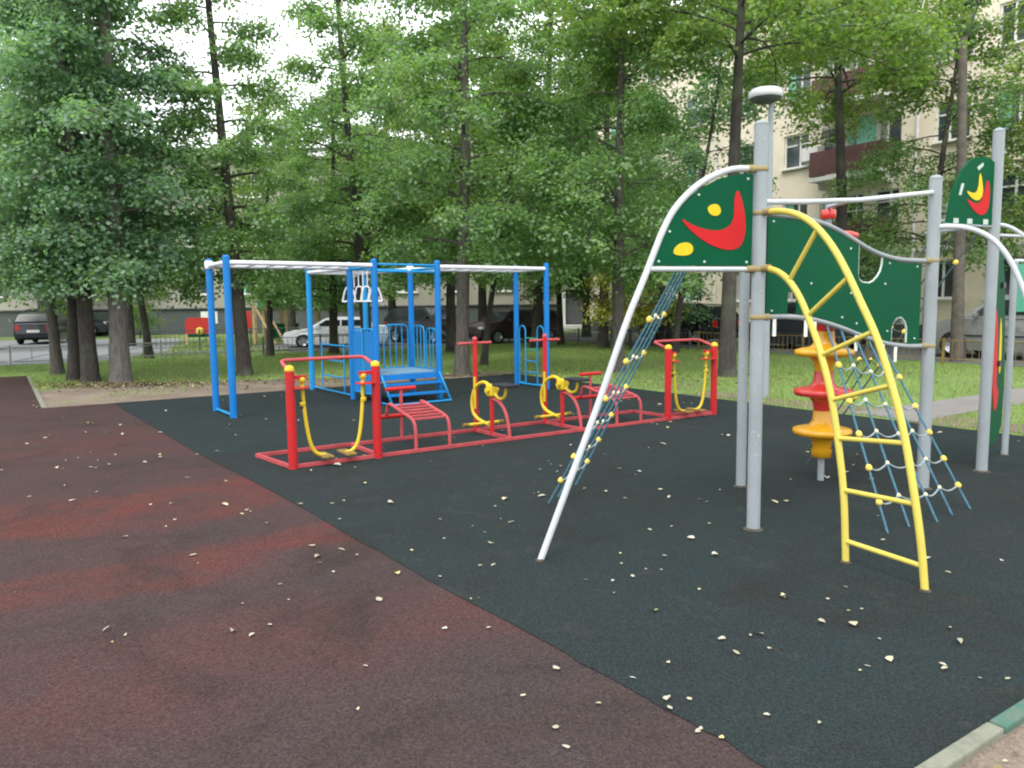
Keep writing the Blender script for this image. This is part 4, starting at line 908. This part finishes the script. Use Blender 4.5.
# ---------------------------------------------------------------- cars
def lerp(a, b, t): return a + (b - a) * t
def make_car(kind, paint):
    """car along +x (nose), parts under one Empty"""
    root = empty('parked_car', (0, 0, 0))
    P = dict(sedan=(4.35, 1.68, .78, .98, 1.40), hatch=(3.95, 1.72, .88, 1.04, 1.50), suv=(4.45, 1.84, 1.0, 1.13, 1.66))[kind]
    L, W, hz, bz, rz_ = P; h = L / 2; wr = .31 if kind != 'suv' else .35; fx, rx = h - .82, -h + .80; cl = .20 if kind != 'suv' else .26
    def arch(cx, rev=False):
        R_ = wr + .055; a = [(cx + R_ * math.cos(t), wr + R_ * math.sin(t)) for t in [math.pi * k / 10 for k in range(11)]]
        return a if not rev else a[::-1]
    prof = [(h - .03, cl + .05), (h, .45), (h - .03, .62), (h - .16, .74)]
    if kind == 'sedan': prof += [(h - .95, hz + .06), (h - 1.15, bz - .06), (0, bz), (-h + .85, bz), (-h + .12, bz - .04), (-h + .02, .80), (-h, .5), (-h + .05, cl + .08)]
    elif kind == 'hatch': prof += [(h - .80, hz + .04), (h - .95, bz - .06), (0, bz), (-h + .25, bz + .03), (-h + .04, .95), (-h, .5), (-h + .05, cl + .08)]
    else: prof += [(h - .25, .92), (h - .95, hz + .06), (h - 1.15, bz - .04), (0, bz), (-h + .12, bz), (-h + .02, 1.0), (-h, .5), (-h + .05, cl + .08)]
    prof += [(rx - wr - .055, cl)] + arch(rx, True)[1:-1] + [(rx + wr + .055, cl), (fx - wr - .055, cl)] + arch(fx, True)[1:-1] + [(fx + wr + .055, cl)]
    def wy(x, z):
        t = abs(x) / h; return W / 2 * (1 - .10 * t ** 4) * (1 - .05 * max(0, (z - .6)) / .5) * (1 - .04 * max(0, .4 - z) / .2)
    m = len(prof); mb = MB()
    vs = [(x, wy(x, z), z) for x, z in prof] + [(x, -wy(x, z), z) for x, z in prof]
    mb.add(vs, [tuple(range(m)), tuple(range(2 * m - 1, m - 1, -1))] + [(i, i + m, (i + 1) % m + m, (i + 1) % m)[::-1] for i in range(m)])
    mb.build('body', paint, root, bevel=.035)
    # cabin
    if kind == 'sedan': cab = [(h - 1.10, bz - .05), (h - 1.78, rz_ - .04), (h - 2.1, rz_), (-h + 1.35, rz_ - .01), (-h + 1.05, rz_ - .07), (-h + .52, bz - .02)]
    elif kind == 'hatch': cab = [(h - .86, bz - .05), (h - 1.52, rz_ - .05), (h - 1.9, rz_), (-h + .75, rz_ - .03), (-h + .38, rz_ - .10), (-h + .14, bz)]
    else: cab = [(h - 1.08, bz - .04), (h - 1.66, rz_ - .05), (h - 2.0, rz_), (-h + .55, rz_ - .02), (-h + .24, rz_ - .10), (-h + .10, bz)]
    def cy(z): return lerp(W / 2 * .93, W / 2 * .74, (z - bz) / (rz_ - bz))
    m = len(cab); mb = MB(); vs = [(x, cy(z), z) for x, z in cab] + [(x, -cy(z), z) for x, z in cab]
    mb.add(vs, [tuple(range(m)), tuple(range(2 * m - 1, m - 1, -1))] + [(i, i + m, (i + 1) % m + m, (i + 1) % m)[::-1] for i in range(m)])
    mb.build('cabin', paint, root, bevel=.03)
    # glass
    zt, zb_ = rz_ - .10, bz + .02
    def edge_x(z, front):
        a, b = (cab[0], cab[1]) if front else (cab[-1], cab[-2]); t = (z - a[1]) / (b[1] - a[1]); return lerp(a[0], b[0], t)
    xf0, xf1 = edge_x(zb_, True) - .12, edge_x(zt, True) - .10; xr0, xr1 = edge_x(zb_, False) + .14, edge_x(zt, False) + .10
    xm = lerp(xf1, xr1, .42)
    for sy in (1, -1):
        for a0, a1, b1_, b0 in ((xf0, xf1, xm + .03, xm + .03), (xm - .03, xm - .03, xr1, xr0)):
            mb = MB(); mb.quad(*[(x, sy * (cy(z) + .006), z) for x, z in ((a0, zb_), (a1, zt), (b1_, zt), (b0, zb_))]); mb.build('side_window', 'glass', root)
    for fr_, nm in ((True, 'windscreen'), (False, 'rear_window')):
        o = .008 if fr_ else -.008; za, zc = bz + .03, rz_ - .08
        mb = MB(); mb.quad((edge_x(za, fr_) + o, cy(za) - .06, za), (edge_x(zc, fr_) + o, cy(zc) - .05, zc), (edge_x(zc, fr_) + o, -cy(zc) + .05, zc), (edge_x(za, fr_) + o, -cy(za) + .06, za)); mb.build(nm, 'glass', root)
    for sx in (fx, rx):
        for sy in (1, -1):
            mb = MB(); mb.lathe((sx, sy * (W / 2 - .20), wr), [(wr * .6, 0), (wr * .96, .01), (wr, .04), (wr, .15), (wr * .96, .185), (wr * .66, .19)], 24, (0, sy, 0)); wh = mb.build('wheel', 'tyre', root)
            mb = MB(); c = (sx, sy * (W / 2 - .03), wr)
            mb.lathe((sx, sy * (W / 2 - .05), wr), [(wr * .68, .03), (wr * .6, .02), (wr * .56, .0), (0, .002)], 20, (0, sy, 0))
            for k in range(5):
                a = k * 2 * math.pi / 5; d = Vector((math.cos(a), 0, math.sin(a))); mb.box(Vector(c) + d * wr * .32, (wr * .6, .02, .05), ax=(d, Vector((0, 1, 0)), d.cross(Vector((0, 1, 0)))))
            mb.build('rim', 'rim', wh)
    zl = .66 if kind != 'suv' else .80
    for sy in (1, -1):
        mb = MB(); mb.box((h - .11, sy * (W / 2 * .72), zl), (.16, .30, .13)); mb.build('headlight', 'lightgl', root, bevel=.02)
        mb = MB(); mb.box((-h + .07, sy * (W / 2 * .76), zl + .12), (.12, .22, .16 if kind == 'sedan' else .26)); mb.build('tail_light', 'tail', root, bevel=.02)
        mb = MB(); mb.box((edge_x(bz + .05, True) - .22, sy * (W / 2 + .03), bz + .04), (.10, .16, .11)); mb.build('mirror', paint, root, bevel=.02)
        mb = MB(); mb.box((.05, sy * (W / 2 + .002), .62), (2.1, .02, .035)); mb.build('side_strip', 'black_plastic', root)
    mb = MB(); mb.box((h - .01, 0, .42), (.06, .50, .11)); mb.build('air_intake', 'black_plastic', root); mb = MB(); mb.box((h - .05, 0, zl), (.06, .55, .09)); mb.build('grille', 'black_plastic', root)
    mb = MB(); mb.box((-h - .01, 0, .62), (.02, .52, .12)); mb.build('number_plate', 'plate', root)
    mb = MB(); mb.box((-h + .02, 0, .38), (.10, W * .86, .14)); mb.build('bumper', 'black_plastic', root, bevel=.02)
    return root
def place(car, x, y, rz, label, group='cars parked around the playground'):
    car.location = (x, y, -.004); car.rotation_euler = (0, 0, rz); tag(car, label, 'car', group); return car
av = math.atan2(.832, -.554); au = math.atan2(.554, .832)
place(make_car('suv', 'car_silver'), 13.55, 20.3, av, 'silver-beige off-roader parked at the right edge before the cream building')
place(make_car('hatch', 'car_dark'), 9.9, 25.9, av, 'dark car half hidden by the wavy green panel, seen past the disk climber')
place(make_car('hatch', 'car_black'), 6.95, 30.3, av, 'dark car with bright sky reflections seen below the green fin panel')
place(make_car('hatch', 'car_black'), -22.7, 37.6, R(107), 'black hatchback seen from behind on the asphalt at far left')
place(make_car('sedan', 'car_black'), -27.4, 37.6, R(100), 'black car cut by the left edge of the photo')
place(make_car('suv', 'car_dark'), -26.2, 45.5, R(20), 'dark van roof showing above the black hatchback')
place(make_car('sedan', 'car_white'), -7.0, 31.0, R(188), 'white sedan parked behind a straight dark trunk left of the blue tower')
place(make_car('hatch', 'car_black'), -3.6, 33.4, R(-38), 'large black car seen through the blue tower railings')
place(make_car('suv', 'car_maroon'), .05, 32.6, R(215), 'dark maroon off-roader behind the grass, between the blue frame end posts and the tower')

for o in list(bpy.data.objects):
    if o.get('label', '').startswith('white sedan') or o.get('label', '').startswith('dark maroon'): o.scale = (.92, .92, .82)
# ---------------------------------------------------------------- fences
def fence(P0, d, n, w, h, mat, name, label, xb, group='low fences along the lawn'):
    P0 = Vector(P0); d = Vector(d); nn = Vector((-d.y, d.x, 0)); e = empty(name, P0[:], label, 'fence', group); rp2 = RP(e)
    for i in range(n + 1):
        c = P0 + d * (w * i); mb = MB(); mb.box(c + ZZ * (h * .5 + .02), (.05, .05, h + .08), ax=(d, nn, ZZ)); rp2.put(mb, 'fence_post', mat)
    for i in range(n):
        a = P0 + d * (w * i + .05); b = P0 + d * (w * (i + 1) - .05); mb = MB()
        for z in (.12, h): mb.tube([a + ZZ * z, b + ZZ * z], .016, 6)
        if xb:
            mb.tube([a + ZZ * .12, b + ZZ * h], .010, 5)
            for f in (.25, .75): mb.tube([a.lerp(b, f) + ZZ * .12, a.lerp(b, f) + ZZ * h], .010, 5)
        else:
            k = int(w / .16)
            for j in range(1, k): q = a.lerp(b, j / k); mb.tube([q + ZZ * .12, q + ZZ * h], .009, 5)
        rp2.put(mb, 'fence_panel', mat)
fence(F0 - U * 4, U, 5, 2.0, .52, 'fence_grey', 'yard_fence', 'low grey metal fence with diagonal braces beside the asphalt yard at far left', True)
fence(F0 + U * 7.2, U, 6, 2.0, .55, 'fence', 'lawn_fence', 'low dark metal fence behind the lawn, before the white and black cars', False)
fence((FC.x + .1, FC.y, 0), V * -1, 4, 2.0, .55, 'fence', 'lawn_fence', 'low thin dark fence right of the blue frame, before the grey plinth', False)
fence((RF - V * -8.6)[:], V * -1, 9, 2.0, .58, 'fence_brown', 'roadside_fence', 'low brown and yellow fence in front of the silver and dark cars at right', False)
fence((-13.6, 28.6, 0), (.866, .5, 0), 5, 1.9, .75, 'fence', 'play_area_fence', 'low fence in front of the red toy panel of the far play area', False)

# ---------------------------------------------------------------- far play area
t = empty('toy_house', (-11.6, 33.6, 0), 'small red and timber play tower far behind the left blue posts', 'playhouse'); tp = RP(t)
def tb_(c, s, m, n_, par=None, rz=.3): mb = MB(); mb.box(c, s, rz); return tp.put(mb, n_, m, par, .01)
tb_((-12.20, 33.3, .85), (.10, .10, 3.0), 'timber', 'post'); tb_((-11.20, 33.6, .85), (.10, .10, 3.0), 'timber', 'post'); tb_((-12.40, 34.2, .8), (.1, .1, 1.6), 'timber', 'post'); tb_((-11.40, 34.5, .8), (.1, .1, 1.6), 'timber', 'post')
tb_((-11.70, 33.42, 1.05), (.9, .05, .75), 'redplastic', 'side_board'); tb_((-11.90, 33.9, .60), (.9, .9, .06), 'timber', 'deck')
tb_((-12.20, 33.3, 2.36), (.13, .13, .10), 'yellow', 'post_cap'); tb_((-11.20, 33.6, 2.36), (.13, .13, .10), 'yellow', 'post_cap')
mb = MB(); mb.tube([(-11.10, 33.6, 1.6), (-10.20, 33.3, .0)], .05, 8); mb.tube([(-10.90, 34.3, 1.6), (-10.00, 34.0, .0)], .05, 8); tp.put(mb, 'slide_rail', 'timber')
t = empty('toy_train', (-13.55, 33.4, 0), 'red panel with round yellow light on timber legs, far left of blue posts', 'play panel'); tp = RP(t)
pr = [(-.50, .50), (-.53, .95), (-.4, 1.18), (.4, 1.18), (.5, 1.0), (.45, .50)]
mb = MB(); mb.prism(pr, (-13.55, 33.4), (.955, .296, 0), (.296, -.955, 0), .12); tp.put(mb, 'front_panel', 'redplastic', bevel=.02)
mb = MB(); mb.lathe((-13.45, 33.32, .60), [(0, .12), (.15, .10), (.17, .03), (.17, 0)], 18, (.296, -.955, 0)); tp.put(mb, 'round_light', 'connector')
mb = MB(); mb.box((-13.55, 33.4, .40), (.9, .1, .12), .3); tp.put(mb, 'crossbar', 'green_panel'); 
for dx_ in (-.48, .42): mb = MB(); mb.box((-13.55 + dx_ * .955, 33.4 + dx_ * .296, .25), (.10, .10, .5), .3); tp.put(mb, 'leg', 'timber')
t = empty('playhouse', (-9.2, 37.0, 0), 'far playhouse with pale posts, red sign and two green pitched roofs', 'playhouse'); tp = RP(t)
for x_, y_ in ((-12.0, 37.5), (-10.8, 37.2), (-9.3, 37.3), (-8.0, 37.6), (-11.6, 39), (-8.3, 39)): tb_((x_, y_, .95), (.16, .16, 2.0), 'timber', 'post', rz=0)
tb_((-9.9, 37.25, 1.75), (4.6, .08, .30), 'green_roof', 'fascia', rz=0); tb_((-10.9, 37.3, .45), (1.3, .06, .7), 'green_panel', 'side_board', rz=0); tb_((-8.6, 37.4, .45), (1.0, .06, .7), 'green_panel', 'side_board', rz=0); tb_((-10.0, 37.15, 2.25), (.75, .06, .40), 'redplastic', 'sign', rz=0)
def pitched(cx, cy_, w, dp, z, hh_, n_):
    mb = MB(); a = [(cx - w / 2, cy_ - dp / 2, z), (cx + w / 2, cy_ - dp / 2, z), (cx + w / 2, cy_ + dp / 2, z), (cx - w / 2, cy_ + dp / 2, z), (cx, cy_, z + hh_)]
    mb.add(a, [(0, 1, 4), (1, 2, 4), (2, 3, 4), (3, 0, 4), (3, 2, 1, 0)]); tp.put(mb, n_, 'green_roof')
pitched(-8.5, 37.6, 1.9, 1.9, 1.95, 1.35, 'roof'); pitched(-11.3, 38.1, 2.0, 1.9, 1.95, .8, 'roof')

# ---------------------------------------------------------------- buildings
def facade(bl_, Q, d, L, H_, ops, mat, reveal=.16):
    """wall plane from Q along d, with real openings (a0,a1,z0,z1)"""
    Q = Vector(Q); d = Vector(d); n = Vector((d.y, -d.x, 0))
    A0 = sorted(set([0, L] + [o[0] for o in ops] + [o[1] for o in ops])); Z0 = sorted(set([bl_[0], H_] + [o[2] for o in ops] + [o[3] for o in ops]))
    mb = MB()
    P_ = lambda a, z, o=0: Q + d * a + ZZ * z - n * o
    for a0, a1 in zip(A0[:-1], A0[1:]):
        for z0, z1 in zip(Z0[:-1], Z0[1:]):
            ca, cz = (a0 + a1) / 2, (z0 + z1) / 2
            if any(o[0] < ca < o[1] and o[2] < cz < o[3] for o in ops): continue
            mb.quad(P_(a0, z0), P_(a1, z0), P_(a1, z1), P_(a0, z1))
    for a0, a1, z0, z1 in ops:
        c = [(a0, z0), (a1, z0), (a1, z1), (a0, z1)]
        for i in range(4): p, q = c[i], c[(i + 1) % 4]; mb.quad(P_(*p), P_(*q), P_(*q, reveal), P_(*p, reveal))
    return mb
def window(rp, Q, d, o, kind=0, reveal=.13):
    Q = Vector(Q); d = Vector(d); n = Vector((d.y, -d.x, 0)); a0, a1, z0, z1 = o; w = a1 - a0; h = z1 - z0
    c = Q + d * ((a0 + a1) / 2) + ZZ * ((z0 + z1) / 2) - n * reveal
    mb = MB(); mb.box(c, (w, .02, h), ax=(d, n, ZZ)); wo = rp.put(mb, 'window', 'winglass')
    mb = MB(); t = .07
    for s_ in (-1, 1):
        mb.box(c + d * (s_ * (w / 2 - t / 2)) + n * .03, (t, .06, h), ax=(d, n, ZZ)); mb.box(c + ZZ * (s_ * (h / 2 - t / 2)) + n * .032, (w - .01, .06, t), ax=(d, n, ZZ))
    mb.box(c + d * (w * (.12 if kind % 2 else -.10)) + n * .03, (t, .055, h), ax=(d, n, ZZ))
    if kind % 3 == 0: mb.box(c + ZZ * (h * .18) + n * .028, (w, .05, t * .8), ax=(d, n, ZZ))
    rp.put(mb, 'frame', 'trim', wo)
    mb = MB(); mb.box(c - ZZ * (h / 2 + .03) + n * (reveal + .03), (w + .16, .22, .05), ax=(d, n, ZZ)); rp.put(mb, 'sill', 'trim', wo)
    if kind % 4 in (1, 2):
        mb = MB(); mb.box(c - d * (w * .28) + n * .013, (w * .34, .006, h * .94), ax=(d, n, ZZ)); rp.put(mb, 'curtain', 'curtain' if kind % 4 == 1 else 'lace', wo)
    return wo
# right, cream building: facade along V
BQ = Vector((17.5 + .554 * 7, 25.5 - .832 * 7, 0)); BLn = 31.
e = empty('apartment_building', BQ[:], 'cream five-storey apartment block with a maroon balcony and white framed windows at right', 'building'); rb = RP(e)
nB = Vector((V.y, -V.x, 0)); 
sgn = 1 if (nB.x * -1 + nB.y * -1) > 0 else -1
# facade normal must look at the playground: run the wall from far to near so that (d.y,-d.x) points left
FQ = BQ + V * BLn; dF = V * -1
def S2(s): return BLn - (s + 7)      # s measured from the old origin, along V
floors = [.8, 3.6, 6.4, 9.2, 12.0]
cols = [-5.6, -3.0, -.9, 1.15, 3.15, 9.6, 12.4, 15.4, 18.2, 21.0]
ops = []; bal = []
for fi, z in enumerate(floors):
    for c_ in cols:
        a = S2(c_); ops.append((a - .62, a + .62, z + .8, z + 2.2))
    for c_, w_ in ((5.5, .5), (6.9, .45), (7.9, .5)):
        a = S2(c_); ops.append((a - w_, a + w_, z + (.12 if c_ == 6.9 and fi else .8), z + 2.2))
nF = Vector((dF.y, -dF.x, 0))
Hb = 15.0
mb = facade((.62, 0), FQ, dF, BLn, Hb, ops, 'plaster'); rb.put(mb, 'wall', 'plaster')
mb = MB(); mb.box(FQ + dF * (BLn / 2) - nF * .12 + ZZ * .28, (BLn, .36, .72), ax=(dF, nF, ZZ)); rb.put(mb, 'plinth', 'plinth')
mb = MB()
for a in (0, BLn): mb.box(FQ + dF * (a + (.05 if a == 0 else -.05)) - nF * 5.9 + ZZ * (Hb / 2), (.1, 11.4, Hb - .02), ax=(dF, nF, ZZ))
mb.box(FQ + dF * (BLn / 2) - nF * 11.7 + ZZ * (Hb / 2), (BLn, .1, Hb), ax=(dF, nF, ZZ)); rb.put(mb, 'side_walls', 'plaster')
mb = MB(); mb.box(FQ + dF * (BLn / 2) - nF * .02 + ZZ * .69, (BLn, .12, .08), ax=(dF, nF, ZZ)); mb.box(FQ + dF * (BLn / 2) - nF * -.16 + ZZ * (Hb - .1), (BLn + .6, .7, .24), ax=(dF, nF, ZZ)); mb.box(FQ + dF * (BLn / 2) + nF * .03 + ZZ * 3.42, (BLn, .10, .10), ax=(dF, nF, ZZ)); rb.put(mb, 'cornice', 'trim')
mb = MB(); mb.box(FQ + dF * (BLn / 2) - nF * 5.7 + ZZ * (Hb + .12), (BLn + .4, 12.6, .2), ax=(dF, nF, ZZ)); rb.put(mb, 'roof', 'roofing')
for i, o in enumerate(ops): window(rb, FQ, dF, o, i * 7 % 5 + i % 3)
for fi, z in enumerate(floors[1:]):
    c = FQ + dF * S2(6.7); w_ = 3.0
    mb = MB(); mb.box(c + nF * .55 + ZZ * z, (w_, 1.1, .16), ax=(dF, nF, ZZ)); bo = rb.put(mb, 'balcony', 'trim')
    mb = MB(); mb.box(c + nF * 1.07 + ZZ * (z + .60), (w_ - .04, .04, .95), ax=(dF, nF, ZZ))
    for s_ in (-1, 1): mb.box(c + dF * (s_ * (w_ / 2 - .03)) + nF * .55 + ZZ * (z + .60), (.04, 1.0, .95), ax=(dF, nF, ZZ))
    rb.put(mb, 'railing', 'maroonrail', bo)
    mb = MB(); mb.box(c + dF * .35 + nF * .12 + ZZ * (z + 1.3), (.8, .03, 1.9), ax=(dF, nF, ZZ)); rb.put(mb, 'curtain', 'curtain', bo) if fi in (1,) else None
    for s_ in (-1, 1): mb = MB(); mb.box(c + dF * (s_ * (w_ / 2 - .12)) + nF * .3 + ZZ * (z - .22), (.12, .5, .28), ax=(dF, nF, ZZ)); rb.put(mb, 'bracket', 'trim', bo)
mb = MB(); mb.box(FQ + dF * S2(8.7) + nF * .2 + ZZ * 7.6, (.75, .35, .55), ax=(dF, nF, ZZ)); rb.put(mb, 'air_conditioner', 'trim', bevel=.02)
for s_ in (4.35, 13.9, -2.0):
    mb = MB(); mb.tube([FQ + dF * S2(s_) + nF * .12 + ZZ * .3, FQ + dF * S2(s_) + nF * .12 + ZZ * (Hb - .3)], .06, 8); rb.put(mb, 'downpipe', 'trim')
# back building, across the far side
Q2 = Vector((-52, 45.5, 0)); dQ = Vector((1, .055, 0)).normalized(); nQ = Vector((dQ.y, -dQ.x, 0)); L2_ = 60.
e2 = empty('long_house', Q2[:], 'long pale house with dark grey base and white doorway across the back', 'building'); r2_ = RP(e2)
ops2 = []
a = 1.5
while a < L2_ - 2:
    for z in (2.4, 5.3, 8.2): ops2.append((a, a + 1.35, z, z + 1.5))
    a += 3.1
mb = facade((1.5, 0), Q2, dQ, L2_, 10.7, ops2, 'p'); r2_.put(mb, 'wall', 'plaster_pale')
mb = MB(); mb.box(Q2 + dQ * (L2_ / 2) - nQ * .10 + ZZ * .7, (L2_, .4, 1.62), ax=(dQ, nQ, ZZ)); r2_.put(mb, 'plinth', 'plinth')
mb = MB(); mb.box(Q2 + dQ * (L2_ / 2) + nQ * .06 + ZZ * 1.56, (L2_, .34, .06), ax=(dQ, nQ, ZZ)); r2_.put(mb, 'string_course', 'plinth'); mb = MB(); mb.box(Q2 + dQ * (L2_ / 2) + nQ * .12 + ZZ * 10.7, (L2_ + .6, .7, .3), ax=(dQ, nQ, ZZ)); r2_.put(mb, 'cornice', 'trim')
mb = MB()
for a in (.05, L2_ - .05): mb.box(Q2 + dQ * a - nQ * 5.4 + ZZ * 5.35, (.1, 10.4, 10.6), ax=(dQ, nQ, ZZ))
mb.box(Q2 + dQ * (L2_ / 2) - nQ * 10.7 + ZZ * 5.35, (L2_, .1, 10.6), ax=(dQ, nQ, ZZ)); r2_.put(mb, 'side_walls', 'plaster_pale')
mb = MB(); mb.box(Q2 + dQ * (L2_ / 2) - nQ * 5.3 + ZZ * 10.95, (L2_ + .4, 11.6, .2), ax=(dQ, nQ, ZZ)); r2_.put(mb, 'roof', 'roofing')
for i, o in enumerate(ops2): window(r2_, Q2, dQ, o, i % 4)
# doorway with white jambs and step (middle of the photo)
c = Q2 + dQ * 56.2
mb = MB(); mb.box(c + nQ * .2 + ZZ * 1.15, (1.5, .1, 2.2), ax=(dQ, nQ, ZZ)); do = r2_.put(mb, 'door', 'plinth')
mb = MB()
for s_ in (-1, 1): mb.box(c + dQ * s_ * .95 + nQ * .35 + ZZ * 1.2, (.35, .4, 2.5), ax=(dQ, nQ, ZZ))
mb.box(c + nQ * .35 + ZZ * 2.55, (2.3, .5, .25), ax=(dQ, nQ, ZZ)); r2_.put(mb, 'door_frame', 'trim', do)
mb = MB(); mb.box(c + dQ * .6 + nQ * 1.0 + ZZ * .12, (4.0, 1.4, .3), ax=(dQ, nQ, ZZ)); r2_.put(mb, 'doorstep', 'trim', do)
c = Q2 + dQ * 33.6
mb = MB(); mb.box(c + nQ * .12 + ZZ * 1.0, (1.0, .03, .75), ax=(dQ, nQ, ZZ)); r2_.put(mb, 'notice_board', 'trim', bevel=.005)
for a in (30.0, 35.8, 27.0):
    mb = MB(); mb.box(Q2 + dQ * a + nQ * .12 + ZZ * .75, (1.1, .06, 1.4), ax=(dQ, nQ, ZZ)); r2_.put(mb, 'door', 'fence')

# ---------------------------------------------------------------- light and camera
EL, AZ = R(58), R(200)   # azimuth from north (+Y) clockwise
world = bpy.data.worlds.new('World'); scene.world = world; world.use_nodes = True
nt = world.node_tree; N = nt.nodes; Lk = nt.links; bg = N['Background']
sky = N.new('ShaderNodeTexSky'); sky.sky_type = 'NISHITA'; sky.sun_disc = False; sky.sun_elevation = EL; sky.sun_rotation = AZ
sky.air_density = 1.0; sky.dust_density = 4.0; sky.ozone_density = 1.0
hs = N.new('ShaderNodeHueSaturation'); hs.inputs['Saturation'].default_value = .30; Lk.new(sky.outputs[0], hs.inputs['Color'])
# even cloud cover: soft brighter and greyer patches
tc = N.new('ShaderNodeTexCoord'); nz = N.new('ShaderNodeTexNoise'); nz.inputs['Scale'].default_value = 1.6; nz.inputs['Detail'].default_value = 5; Lk.new(tc.outputs['Generated'], nz.inputs['Vector'])
rp = N.new('ShaderNodeValToRGB'); rp.color_ramp.elements[0].position = .3; rp.color_ramp.elements[0].color = (10.5, 10.9, 11.6, 1); rp.color_ramp.elements[1].position = .75; rp.color_ramp.elements[1].color = (15, 15.2, 15.6, 1)
Lk.new(nz.outputs[0], rp.inputs[0])
mx = N.new('ShaderNodeMix'); mx.data_type = 'RGBA'; mx.inputs[0].default_value = .72; Lk.new(hs.outputs[0], mx.inputs[6]); Lk.new(rp.outputs[0], mx.inputs[7])
Lk.new(mx.outputs[2], bg.inputs[0]); bg.inputs[1].default_value = .12
sd = bpy.data.lights.new('Sun', 'SUN'); sd.energy = 1.0; sd.angle = R(25); sd.color = (1, .97, .93)
so = bpy.data.objects.new('Sun', sd); col.objects.link(so)
dirv = Vector((math.sin(AZ) * math.cos(EL), math.cos(AZ) * math.cos(EL), math.sin(EL)))
so.rotation_euler = dirv.to_track_quat('Z', 'Y').to_euler(); so.location = (0, 0, 30)
cam = bpy.data.cameras.new('Camera'); co = bpy.data.objects.new('Camera', cam); col.objects.link(co)
p_ = R(5.93); r_ = R(.7)
Fw = Vector((0, math.cos(p_), -math.sin(p_))); R0 = Vector((1, 0, 0)); U0 = Vector((0, math.sin(p_), math.cos(p_)))
Rr = R0 * math.cos(r_) - U0 * math.sin(r_); Uu = U0 * math.cos(r_) + R0 * math.sin(r_)
co.matrix_world = Matrix(((Rr.x, Uu.x, -Fw.x, 0), (Rr.y, Uu.y, -Fw.y, 0), (Rr.z, Uu.z, -Fw.z, 1.6), (0, 0, 0, 1)))
cam.sensor_width = 36; cam.lens = 36 * 770 / 1024; cam.clip_end = 800; cam.clip_start = .05
scene.camera = co
scene.view_settings.view_transform = 'Standard'; scene.view_settings.look = 'None'; scene.view_settings.gamma = 1; scene.view_settings.use_curve_mapping = False
scene.view_settings.exposure = 1.1
scene.cycles.pixel_filter_type = 'BLACKMAN_HARRIS'; scene.cycles.filter_width = 2.1
scene.cycles.max_bounces = 6; scene.cycles.diffuse_bounces = 4; scene.cycles.transmission_bounces = 4; scene.cycles.transparent_max_bounces = 4
